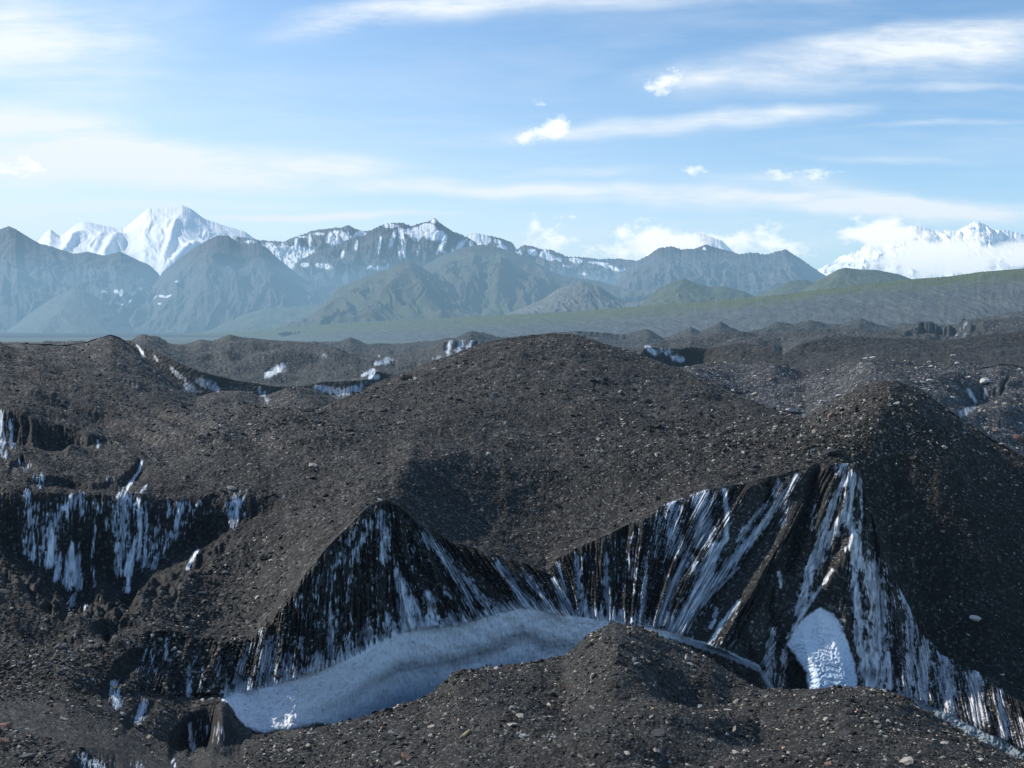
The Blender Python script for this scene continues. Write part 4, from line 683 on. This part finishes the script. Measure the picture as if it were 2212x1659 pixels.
leftw = lambda x, y, r: np.where(x < 620, 1.0, .05)*(.4+.8*np.clip(perlin(x/30., y/20., 167)+.3, 0, 1))
scatter('gravel', 3600, iV, iH, 5, 18, 3.3, ICO_V, ICO_F, leftw, .15, .034, label='larger angular stones strewn over the left foreground slopes')
rockyw = lambda x, y, r: np.where((x > 1400), .9, .25)*(.4+1.2*np.clip(perlin(x/30., y/16., 163)+.2, 0, 1))
scatter('gravel', 16000, iS1+16, i2, 1.6, 11, 2.8, OCT_V, OCT_F, rockyw, .5, label='pale blocks and stones strewn over the hummocks beyond the central mound')
scatter('gravel', 9000, i2, i7, 1.4, 5, 3.0, OCT_V, OCT_F, lambda x, y, r: .4+0*x, .3, label='tiny stones on the farthest dark hummocks')

# individual boulders
rock_meshes = []
def rock_mesh(kind, colr):
    """angular split block: subdivided icosahedron cut by random planes"""
    import bmesh
    bm = bmesh.new(); bmesh.ops.create_icosphere(bm, subdivisions=3, radius=1)
    pl = []
    for _ in range(15):
        n = rng.normal(size=3); n /= np.linalg.norm(n); pl.append((n, rng.uniform(.5, .85)))
    if kind == 'slab': pl.append((np.array([0, 0, 1.]), .34)); pl.append((np.array([0, 0, -1.]), .3))
    for v in bm.verts:
        p = np.array(v.co)
        for n, d in pl:
            h = p@n-d
            if h > 0: p = p-n*h
        p = p*(1+.03*rng.normal()); v.co = p
    me = bpy.data.meshes.new('boulder'); bm.to_mesh(me); bm.free()
    n = len(me.vertices); at = me.attributes.new('Col', 'FLOAT_COLOR', 'POINT')
    c = np.ones((n, 4), np.float32); c[:, :3] = colr; at.data.foreach_set('color', c.ravel())
    me.materials.append(M_stone); return me
pal = {'dark': (.028, .028, .029), 'grey': (.085, .083, .08), 'light': (.33, .30, .255), 'red': (.20, .12, .085), 'white': (.52, .49, .45), 'ochre': (.27, .21, .13)}
meshes = {(k, c): [rock_mesh(k, v) for _ in range(3)] for k in ('block', 'slab') for c, v in pal.items()}
PXf, PYf = PX, PY
def surface_at(x, y, r0, r1):
    """first ground point seen in direction (x, y), scanning from near to far"""
    c = int(np.argmin(np.abs(cols-x))); 
    for _ in range(3):
        r = np.arange(r0, r1); yy = PY[r, c]
        k = np.nonzero((yy[:-1] > y) & (yy[1:] <= y))[0]
        if len(k) == 0: return None
        rr = r[k[0]+1]; dxp = PX[rr, c]-x
        c2_ = int(np.clip(c-round(dxp/1.55), nl, NC-nl-1))
        if c2_ == c: break
        c = c2_
    return rr, c
nb_ = 0
def boulder(x, y, w, kind, colr, label, group, rot=None, hs=1.0):
    global nb_
    s = surface_at(x, y, 20, i7)
    if s is None: print("no ground", x, y); return
    r, c = s; P = (Xg[r, c], Yg[r, c], Zg[r, c])
    me = meshes[(kind, colr)][rng.integers(0, 3)]
    o = bpy.data.objects.new('boulder', me); C.objects.link(o)
    size = w*P[1]/FL*.5/.78
    o.scale = (size*rng.uniform(.95, 1.15), size*rng.uniform(.6, .9), size*rng.uniform(.55, .8)*hs)
    o.location = (P[0], P[1], P[2]+size*.14)
    o.rotation_euler = (rng.normal(0, .22), rng.normal(0, .22), rng.uniform(-.6, .6) if rot is None else rot)
    tag(o, label=label, cat='boulder' if w > 9 else 'rock', group=group); nb_ += 1
    return o
G1 = 'boulders on the gravel of the glacier'
named = [
 (878, 820, 22, 'block', 'dark', 'dark boulder standing out on the left shoulder of the central mound'),
 (1281, 826, 16, 'block', 'dark', 'black boulder on the upper right of the central mound, beside a lower dark rock'),
 (1307, 830, 11, 'slab', 'dark', 'low black rock just right of the taller black boulder on the central mound'),
 (1254, 783, 11, 'slab', 'dark', 'small dark rock near the top of the central mound'),
 (1391, 869, 22, 'block', 'grey', 'large grey boulder on the right flank of the central mound, at a low rib'),
 (1420, 925, 22, 'slab', 'dark', 'dark boulder on the right flank of the central mound below the grey one'),
 (826, 889, 18, 'slab', 'dark', 'dark tilted boulder on the lower left flank of the central mound'),
 (1071, 857, 15, 'block', 'grey', 'grey rock near the middle of the central mound'),
 (1124, 862, 16, 'slab', 'dark', 'dark flat rock right of the grey rock in the middle of the central mound'),
 (1170, 853, 11, 'block', 'dark', 'upright narrow dark rock on the middle of the central mound'),
 (991, 863, 12, 'slab', 'dark', 'dark flat rock on the left part of the central mound'),
 (1006, 780, 14, 'slab', 'dark', 'dark rock near the upper left edge of the central mound'),
 (1288, 866, 14, 'block', 'grey', 'grey rock on the central mound right of the upright rock'),
 (812, 857, 14, 'slab', 'light', 'pale flat slab on the left foot of the central mound'),
 (866, 917, 15, 'slab', 'light', 'pale tilted slab below the left shoulder of the central mound'),
 (1207, 938, 12, 'slab', 'light', 'small pale slab on the lower centre of the central mound'),
 (1348, 917, 9, 'block', 'light', 'small pale stone left of the dark boulder on the right flank of the mound'),
 (818, 1083, 20, 'slab', 'light', 'pale flat stone perched at the very top of the central ice wall'),
 (1262, 1010, 14, 'slab', 'dark', 'dark rock half sunk in the shaded hollow above the ice wall'),
 (1736, 946, 20, 'slab', 'light', 'pale pointed slab in the saddle left of the right peak, left of another pale slab'),
 (1832, 944, 17, 'slab', 'light', 'pale slab on the left flank of the right peak'),
 (1797, 902, 19, 'block', 'red', 'reddish boulder beside the saddle at the left foot of the right peak'),
 (1938, 873, 16, 'slab', 'light', 'pale flat slab just below the top of the right peak'),
 (2042, 885, 10, 'slab', 'light', 'small pale slab on the right shoulder of the right peak'),
 (1622, 1019, 15, 'block', 'light', 'pale rounded boulder on the slope above the fluted ice wall'),
 (1795, 980, 38, 'slab', 'dark', 'long dark slab leaning just above the head of the gravel chutes'),
 (1575, 970, 12, 'slab', 'light', 'pale stone in the saddle between central mound and right peak'),
 (2200, 951, 24, 'block', 'red', 'reddish brown boulder at the right edge behind the shoulder of the right peak'),
 (2150, 932, 14, 'block', 'red', 'smaller brown boulder on the skyline of the right peak shoulder'),
 (2108, 1340, 22, 'block', 'white', 'single white boulder on the dark slope at the right'),
 (2165, 1459, 9, 'slab', 'white', 'small white stone low on the dark slope at the right'),
 (1420, 1593, 34, 'slab', 'grey', 'large grey slab on the foreground gravel right of the centre'),
 (1572, 1538, 19, 'slab', 'light', 'pale flat stone on the foreground between the two mounds'),
 (1535, 1602, 19, 'slab', 'light', 'pale thin slab on the foreground right of the large grey slab'),
 (1955, 1650, 36, 'slab', 'light', 'large pale stone at the bottom edge on the right'),
 (1790, 1652, 20, 'block', 'red', 'rust coloured stone at the bottom edge right of the centre'),
 (1893, 1560, 14, 'slab', 'light', 'pale stone on the right foreground mound'),
 (1385, 1472, 15, 'block', 'ochre', 'ochre stone on the shaded side of the foreground mound'),
 (1358, 1450, 18, 'block', 'grey', 'grey boulder on top of the foreground mound, above the ochre stone'),
 (1355, 1423, 15, 'slab', 'grey', 'grey slab close to the crest of the foreground mound'),
 (1008, 1588, 24, 'slab', 'ochre', 'ochre flat stone in the centre of the foreground'),
 (1125, 1551, 20, 'slab', 'light', 'light angular stone in the foreground below the central dip'),
 (1108, 1570, 24, 'slab', 'light', 'light flat slab just below the angular stone in the foreground'),
 (932, 1572, 16, 'slab', 'light', 'pale stone in the foreground left of the ochre stone'),
 (880, 1641, 28, 'slab', 'red', 'rust red slab at the bottom edge left of the centre'),
 (862, 1652, 18, 'block', 'light', 'pale pointed stone leaning beside the rust red slab'),
 (668, 1608, 24, 'block', 'grey', 'grey boulder near the left end of the foreground gravel'),
 (628, 1622, 16, 'slab', 'light', 'pale stone left of and below the grey boulder on the foreground gravel'),
 (838, 1538, 24, 'block', 'dark', 'dark boulder on the rim in front of the blue ice band'),
 (798, 1565, 18, 'slab', 'light', 'pale slab on the rim in front of the blue ice band'),
 (14, 1572, 40, 'slab', 'red', 'large reddish slab at the left edge of the foreground'),
 (8, 1610, 34, 'block', 'red', 'rounded reddish boulder at the left edge below the large slab'),
 (134, 1400, 22, 'slab', 'grey', 'grey slab on the left foreground slope'),
 (130, 1402, 26, 'block', 'grey', 'grey blunt boulder on the left foreground slope'),
 (195, 1387, 11, 'slab', 'light', 'small pale stone above the little hollow at the left'),
 (215, 1438, 20, 'slab', 'dark', 'dark slab on the left foreground slope left of the icy hollow'),
 (137, 1557, 16, 'slab', 'light', 'pale pointed stone on the left foreground slope'),
 (302, 1568, 16, 'slab', 'light', 'pale stone just below the small patch of bare ice'),
 (320, 1596, 15, 'slab', 'ochre', 'ochre stone above the bottom left ice hollow'),
 (36, 1635, 14, 'block', 'grey', 'grey stone in the bottom left corner'),
 (55, 1640, 32, 'slab', 'grey', 'long grey slab in the bottom left corner'),
 (430, 1282, 13, 'slab', 'light', 'pale stone on the long slope left of the central ice wall'),
 (480, 1287, 13, 'slab', 'light', 'pale slab beside the stone on the long slope left of the central ice wall'),
 (567, 1207, 18, 'block', 'dark', 'dark boulder on the gravel slope left of the central ice wall'),
 (585, 1212, 10, 'slab', 'light', 'small pale stone just right of the dark boulder on the gravel slope'),
 (403, 1332, 22, 'block', 'dark', 'dark boulder above the lower left ice hollow'),
 (667, 890, 24, 'slab', 'dark', 'dark slab at the left foot of the central mound'),
 (694, 892, 18, 'slab', 'dark', 'smaller dark slab at the left foot of the central mound, right of the bigger one'),
 (752, 931, 20, 'slab', 'dark', 'dark flat rock in the gully left of the central mound'),
 (540, 1005, 15, 'slab', 'light', 'pale slab in the middle of the left slope'),
 (678, 1010, 24, 'slab', 'light', 'pale long slab on the slope above the left ice edge'),
 (500, 1058, 22, 'slab', 'light', 'pale slab on the rim of the left ice edge'),
 (480, 1062, 18, 'slab', 'grey', 'grey slab on the rim of the left ice edge'),
 (2010, 824, 14, 'block', 'white', 'white angular block high behind the right peak'),
 (2127, 827, 20, 'block', 'white', 'cluster forming white block above the small ice hollow at the right'),
 (2060, 770, 12, 'block', 'white', 'white block on the crest of the grey hummocks at the right'),
 (1884, 776, 15, 'slab', 'white', 'white slab on the crest of the pale hummock right of the centre'),
 (1712, 893, 24, 'slab', 'white', 'long white slab at the foot of the pale hummock beside the mound'),
 (2080, 692, 8, 'block', 'grey', 'tiny grey block on the far crest at the right'),
]
for (x, y, w_, k, c, lab) in named: boulder(x, y, w_, k, c, lab, G1)
zones = [
 (55, iA, iB, (350, 1430, 2212, 1655), (9, 19), 'small angular rock lying in the foreground gravel', 'small rocks in the foreground gravel'),
 (30, iB, iH, (0, 1240, 560, 1560), (8, 16), 'small angular rock on the left foreground slope', 'small rocks on the left foreground slope'),
 (50, iF, iS1, (620, 740, 1700, 1010), (7, 14), 'small angular rock on the central mound', 'small rocks on the central mound'),
 (34, iF, iS1, (1640, 880, 2150, 1180), (7, 15), 'small angular rock on the slopes of the right peak', 'small rocks on the right peak'),
 (50, iS1+14, i2, (1480, 775, 2212, 960), (7, 15), 'pale block among the rubble hummocks behind the right peak', 'pale blocks behind the right peak')]
for (n, r0, r1, (x0, y0, x1, y1), (s0, s1), lab, grp) in zones:
    for _ in range(n):
        x, y = rng.uniform(x0, x1), rng.uniform(y0, y1)
        s = surface_at(x, y, 20, i7)
        if s is None or not (r0 <= s[0] <= r1) or ice[s] > .1 or scarpmask[s] > .3: continue
        c = rng.choice(['dark', 'grey', 'light', 'ochre'], p=[.42, .33, .2, .05]) if 'pale' not in lab else rng.choice(['light', 'white'])
        boulder(x, y, s0+(s1-s0)*rng.random()**2.5, rng.choice(['block', 'slab']), c, lab, grp)

# ================================================================== HAZE AND LOW CLOUDS
def box(name, lo, hi, mat):
    v = np.array([(x, y, z) for x in (lo[0], hi[0]) for y in (lo[1], hi[1]) for z in (lo[2], hi[2])])
    f = np.array([(0, 1, 3, 2), (4, 6, 7, 5), (0, 4, 5, 1), (2, 3, 7, 6), (0, 2, 6, 4), (1, 5, 7, 3)])
    return mesh_np(name, v, f, mat, smooth=False)
def volume_mat(name):
    m = bpy.data.materials.new(name); m.use_nodes = True; nt = m.node_tree
    nt.nodes.remove(nt.nodes['Principled BSDF']); return m, nt, nt.nodes['Material Output']
SIG = 1/20500.
m, nt, out = volume_mat('haze')
ab = nd(nt, 'ShaderNodeVolumeAbsorption'); ab.inputs['Color'].default_value = (0, 0, 0, 1); ab.inputs['Density'].default_value = SIG
em = nd(nt, 'ShaderNodeEmission'); em.inputs['Color'].default_value = (.33, .58, .82, 1); em.inputs['Strength'].default_value = SIG*.95  # the haze glows by itself in place of scattered skylight
ad = nd(nt, 'ShaderNodeAddShader'); nt.links.new(ab.outputs[0], ad.inputs[0]); nt.links.new(em.outputs[0], ad.inputs[1]); nt.links.new(ad.outputs[0], out.inputs['Volume'])
hz = box('haze', (-40000, -6000, -900), (40000, 38000, 800), m); tag(hz, label='thin blue haze filling the valley', kind='structure')

def cloud(x, y, Y, rx, ry, dens_, label, seed):
    Y = Y*FAR; dens_ = dens_/FAR
    import bmesh
    m, nt, out = volume_mat('cloud_vapour'); L = nt.links.new
    tc = nd(nt, 'ShaderNodeTexCoord').outputs['Object']
    ln = nd(nt, 'ShaderNodeVectorMath', operation='LENGTH'); L(tc, ln.inputs[0])
    geo = nd(nt, 'ShaderNodeNewGeometry').outputs['Position']
    mp = nd(nt, 'ShaderNodeMapping'); L(geo, mp.inputs['Vector']); mp.inputs['Scale'].default_value = (1/575., 1/575., 1/300.); mp.inputs['Location'].default_value = (seed, seed*2, 0)
    n = noise(nt, mp.outputs[0], 1.3, 5, .6)
    d = math_(nt, 'ADD', math_(nt, 'SUBTRACT', .62, ln.outputs['Value']), math_(nt, 'MULTIPLY', math_(nt, 'SUBTRACT', n, .5), 2.2))
    d = math_(nt, 'MULTIPLY', mapr(nt, d, 0, .45, 0, 1), dens_)
    ab = nd(nt, 'ShaderNodeVolumeAbsorption'); ab.inputs['Color'].default_value = (0, 0, 0, 1); L(d, ab.inputs['Density'])
    em = nd(nt, 'ShaderNodeEmission'); L(math_(nt, 'MULTIPLY', d, 1.0), em.inputs['Strength']); em.inputs['Color'].default_value = (1.4, 1.36, 1.32, 1)  # cloud whiteness is its own glow, standing in for scattered sunlight
    ad = nd(nt, 'ShaderNodeAddShader'); L(ab.outputs[0], ad.inputs[0]); L(em.outputs[0], ad.inputs[1]); L(ad.outputs[0], out.inputs['Volume'])
    bm = bmesh.new(); bmesh.ops.create_icosphere(bm, subdivisions=3, radius=1.0)
    me = bpy.data.meshes.new('cloud'); bm.to_mesh(me); bm.free(); me.materials.append(m)
    o = bpy.data.objects.new('cloud', me); C.objects.link(o)
    a, e = ae(x, y); o.location = (float(a)*Y, Y, float(e)*Y); o.scale = (rx/FL*Y*1.25, 1050, ry/FL*Y*1.35)
    return tag(o, label=label, cat='cloud', group='low clouds around the snow peaks')
cloud(2040, 558, 7300, 185, 50, .018, 'broad low white cloud covering the middle of the right snow massif', 3)
cloud(1905, 506, 7200, 100, 30, .018, 'flat white cloud resting on the left shoulder of the right snow massif', 8)
cloud(2205, 548, 7100, 60, 34, .013, 'white cloud cut by the right edge in front of the snow massif', 5)
cloud(1450, 524, 10400, 110, 27, .012, 'white cloud bank lying across the small distant snow crest', 11)

# ================================================================== CAMERA, SUN, SKY
cam = bpy.data.cameras.new('camera'); co = bpy.data.objects.new('camera', cam); C.objects.link(co)
cam.sensor_width = 36; cam.lens = 36*FL/2212; cam.clip_start = .1; cam.clip_end = 200000
co.rotation_euler = (math.pi/2-PITCH, 0, 0); sc.camera = co
SUN_EL, SUN_AZ = math.radians(35), math.radians(-68)      # azimuth from +Y towards +X
sun = bpy.data.lights.new('sun', 'SUN'); so = bpy.data.objects.new('sun', sun); C.objects.link(so)
sun.energy = 5.0; sun.angle = math.radians(.5); sun.color = (1, .95, .88)
so.rotation_euler = (math.pi/2-SUN_EL, 0, math.pi-SUN_AZ)
W = bpy.data.worlds.new('World'); sc.world = W; W.use_nodes = True; nt = W.node_tree; L = nt.links.new
bg = nt.nodes['Background']
sky = nd(nt, 'ShaderNodeTexSky', sky_type='NISHITA'); sky.sun_disc = False
sky.sun_elevation = SUN_EL; sky.sun_rotation = SUN_AZ; sky.altitude = 1200; sky.air_density = 1.0; sky.dust_density = .6; sky.ozone_density = 1.2
tc = nd(nt, 'ShaderNodeTexCoord'); sep = nd(nt, 'ShaderNodeSeparateXYZ'); L(tc.outputs['Generated'], sep.inputs[0])
ymax = math_(nt, 'MAXIMUM', sep.outputs[1], .12)
cu = math_(nt, 'DIVIDE', sep.outputs[0], ymax); cv = math_(nt, 'DIVIDE', sep.outputs[2], ymax)
comb = nd(nt, 'ShaderNodeCombineXYZ'); L(cu, comb.inputs[0]); L(cv, comb.inputs[1]); uv = comb.outputs[0]
def vnoise(scale, loc=(0, 0, 0), st=(1, 1, 1), detail=5, rough=.6, src=None, rot=0, dist=0.):
    mp = nd(nt, 'ShaderNodeMapping'); L(src or uv, mp.inputs['Vector']); mp.inputs['Scale'].default_value = st; mp.inputs['Location'].default_value = loc; mp.inputs['Rotation'].default_value = (0, 0, rot)
    n = nd(nt, 'ShaderNodeTexNoise'); n.inputs['Scale'].default_value = scale; n.inputs['Detail'].default_value = detail; n.inputs['Roughness'].default_value = rough; n.inputs['Distortion'].default_value = dist
    L(mp.outputs[0], n.inputs['Vector']); return n
wn = vnoise(6, detail=3); sub = nd(nt, 'ShaderNodeVectorMath', operation='SUBTRACT'); L(wn.outputs['Color'], sub.inputs[0]); sub.inputs[1].default_value = (.5, .5, .5)
mul = nd(nt, 'ShaderNodeVectorMath', operation='MULTIPLY'); L(sub.outputs[0], mul.inputs[0]); mul.inputs[1].default_value = (.09, .028, 0)
add = nd(nt, 'ShaderNodeVectorMath', operation='ADD'); L(uv, add.inputs[0]); L(mul.outputs[0], add.inputs[1]); wuv = add.outputs[0]
def spot(x, y, rx, ry, ang, s, src, soft=1.0):
    a, e = ae(x, y)
    mp = nd(nt, 'ShaderNodeMapping', vector_type='TEXTURE'); L(src, mp.inputs['Vector'])
    mp.inputs['Location'].default_value = (a, e, 0); mp.inputs['Rotation'].default_value = (0, 0, math.radians(ang)); mp.inputs['Scale'].default_value = (rx/FL, ry/FL, 1)
    ln = nd(nt, 'ShaderNodeVectorMath', operation='LENGTH'); L(mp.outputs[0], ln.inputs[0])
    mr = nd(nt, 'ShaderNodeMapRange', interpolation_type='SMOOTHSTEP'); L(ln.outputs['Value'], mr.inputs[0])
    for i, v in enumerate((1.0, 0., 0., s)): mr.inputs[i+1].default_value = v
    return mr.outputs[0]
def total(lst, src):
    t = None
    for a in lst:
        o = spot(*a, src); t = o if t is None else math_(nt, 'ADD', t, o)
    return t
# thin high streaks: x, y, half length, half height, tilt (deg, + = rising to the right), strength
streaks = [(100, 110, 330, 110, 0, .75), (0, 60, 200, 80, 0, .4), (330, 60, 220, 60, 10, .3), (700, 50, 190, 34, 12, .95), (930, 10, 300, 36, 6, .9), (1250, 0, 420, 22, 2, .6), (1800, -20, 300, 20, 0, .3),
 (120, 310, 330, 60, -8, 1.1), (420, 360, 420, 48, -3, 1.1), (30, 370, 120, 30, -5, .6), (700, 370, 220, 26, 0, .6), (870, 400, 180, 12, 3, .5), (1800, 130, 480, 52, 7, .95), (2120, 110, 300, 60, 7, .8), (1480, 160, 160, 26, 2, .6), (1950, 70, 380, 20, 6, .35),
 (1250, 290, 330, 20, 5, .8), (1560, 262, 330, 22, 5, .9), (1750, 240, 180, 16, 3, .7), (2050, 268, 240, 7, 0, .5), (2100, 190, 260, 10, 0, .4),
 (1250, 415, 480, 20, -1, 1.0), (1700, 435, 560, 26, -2, .95), (2000, 455, 420, 26, -3, 1.0), (1900, 425, 220, 14, -8, .6), (700, 466, 340, 8, 1, .75), (1000, 415, 300, 12, 0, .6), (1750, 400, 240, 26, -4, .6), (1500, 520, 700, 60, 0, .55), (2000, 500, 400, 40, 0, .5), (1250, 375, 220, 10, 2, .35), (300, 440, 400, 12, 0, .5),
 (1900, 345, 240, 8, -3, .3)]
ts = total([(q[0], q[1], q[2]*1.15, q[3]*1.55, q[4], q[5]*(1.5 if q[0] < 800 and q[1] > 250 else 1.0)) for q in streaks], wuv)
sn1 = vnoise(2.2, st=(1, 9, 1), detail=8, rough=.62, rot=-.07, dist=.6).outputs['Fac']
sn2 = vnoise(9, loc=(3, 1, 0), st=(1, 4.5, 1), detail=7, rough=.65, rot=-.09).outputs['Fac']
st = math_(nt, 'MULTIPLY', ts, math_(nt, 'ADD', mapr(nt, sn1, .30, .68, .30, 1.30), mapr(nt, sn2, .3, .7, -.38, .38)))
gen = mapr(nt, math_(nt, 'ADD', math_(nt, 'MULTIPLY', sn1, .7), math_(nt, 'MULTIPLY', sn2, .3)), .46, .74, 0, .8)
st = math_(nt, 'ADD', st, math_(nt, 'MULTIPLY', gen, .35))
st = math_(nt, 'MULTIPLY', st, .85)
# small cumulus puffs
puffs = [(1196, 275, 46, 26, 5, 1.), (1160, 290, 70, 16, 20, .8), (1164, 225, 18, 10, 0, .9), (1436, 175, 46, 26, 15, .95), (1400, 190, 20, 10, 0, .6), (1510, 368, 36, 10, 0, .7), (1685, 374, 46, 12, -3, .8), (1770, 372, 60, 14, 0, .75), (1678, 320, 12, 6, 0, .6), (40, 362, 60, 20, 0, .9), (1170, 505, 46, 34, 0, .9), (1155, 478, 16, 18, 0, .6), (1225, 468, 26, 7, 0, .5), (1210, 525, 50, 16, 0, .8),
 (1390, 510, 64, 34, 0, 1.), (1340, 505, 30, 12, 0, .6), (1440, 520, 60, 26, 0, 1.), (1655, 520, 62, 34, 0, 1.15), (1590, 528, 50, 18, 0, .9), (1720, 540, 60, 16, 0, .8), (1540, 525, 60, 22, 0, .9), (1350, 550, 120, 20, 0, .8), (1480, 530, 90, 18, 0, .8), (1900, 498, 84, 28, 0, 1.1)]
tp = total([(p[0], p[1], p[2]*1.35, p[3]*1.6)+p[4:] for p in puffs], uv)
pn = vnoise(52, detail=8, rough=.64, st=(1, 1.5, 1)).outputs['Fac']
pf = mapr(nt, math_(nt, 'ADD', math_(nt, 'MULTIPLY', tp, 1.0), math_(nt, 'MULTIPLY', math_(nt, 'SUBTRACT', pn, .5), 4.2)), .30, 1.5, 0, .85)
pf = math_(nt, 'MULTIPLY', pf, mapr(nt, tp, 0, .18, 0, 1))
# horizon whitening
hz_ = mapr(nt, math_(nt, 'ADD', cv, math_(nt, 'MULTIPLY', cu, .32)), -.05, .42, .86, 0.05)
hz_ = math_(nt, 'MULTIPLY', hz_, hz_)
hz_ = math_(nt, 'MULTIPLY', hz_, mapr(nt, cv, .1, .34, 1.0, .55))
fac = math_(nt, 'MINIMUM', math_(nt, 'ADD', math_(nt, 'MAXIMUM', st, 0.), math_(nt, 'MULTIPLY', hz_, math_(nt, 'SUBTRACT', 1.0, math_(nt, 'MAXIMUM', st, 0.), True))), .97)
mix = nd(nt, 'ShaderNodeMix', data_type='RGBA'); L(fac, mix.inputs['Factor'])
skm = nd(nt, 'ShaderNodeMix', data_type='RGBA', blend_type='MULTIPLY'); skm.inputs['Factor'].default_value = 1; L(sky.outputs[0], skm.inputs['A']); skm.inputs['B'].default_value = (.86, 1.06, 1.17, 1)
L(skm.outputs['Result'], mix.inputs['A']); mix.inputs['B'].default_value = (6.9, 7.15, 7.4, 1)
mix2 = nd(nt, 'ShaderNodeMix', data_type='RGBA'); L(math_(nt, 'MAXIMUM', pf, 0.), mix2.inputs['Factor']); L(mix.outputs['Result'], mix2.inputs['A']); mix2.inputs['B'].default_value = (10, 9.8, 9.3, 1)
L(mix2.outputs['Result'], bg.inputs['Color']); bg.inputs['Strength'].default_value = .15

sc.view_settings.view_transform = 'Standard'; sc.view_settings.look = 'None'; sc.view_settings.exposure = 0; sc.view_settings.gamma = 1
sc.render.engine = 'CYCLES'
sc.cycles.max_bounces = 3; sc.cycles.diffuse_bounces = 1; sc.cycles.glossy_bounces = 1; sc.cycles.transparent_max_bounces = 8
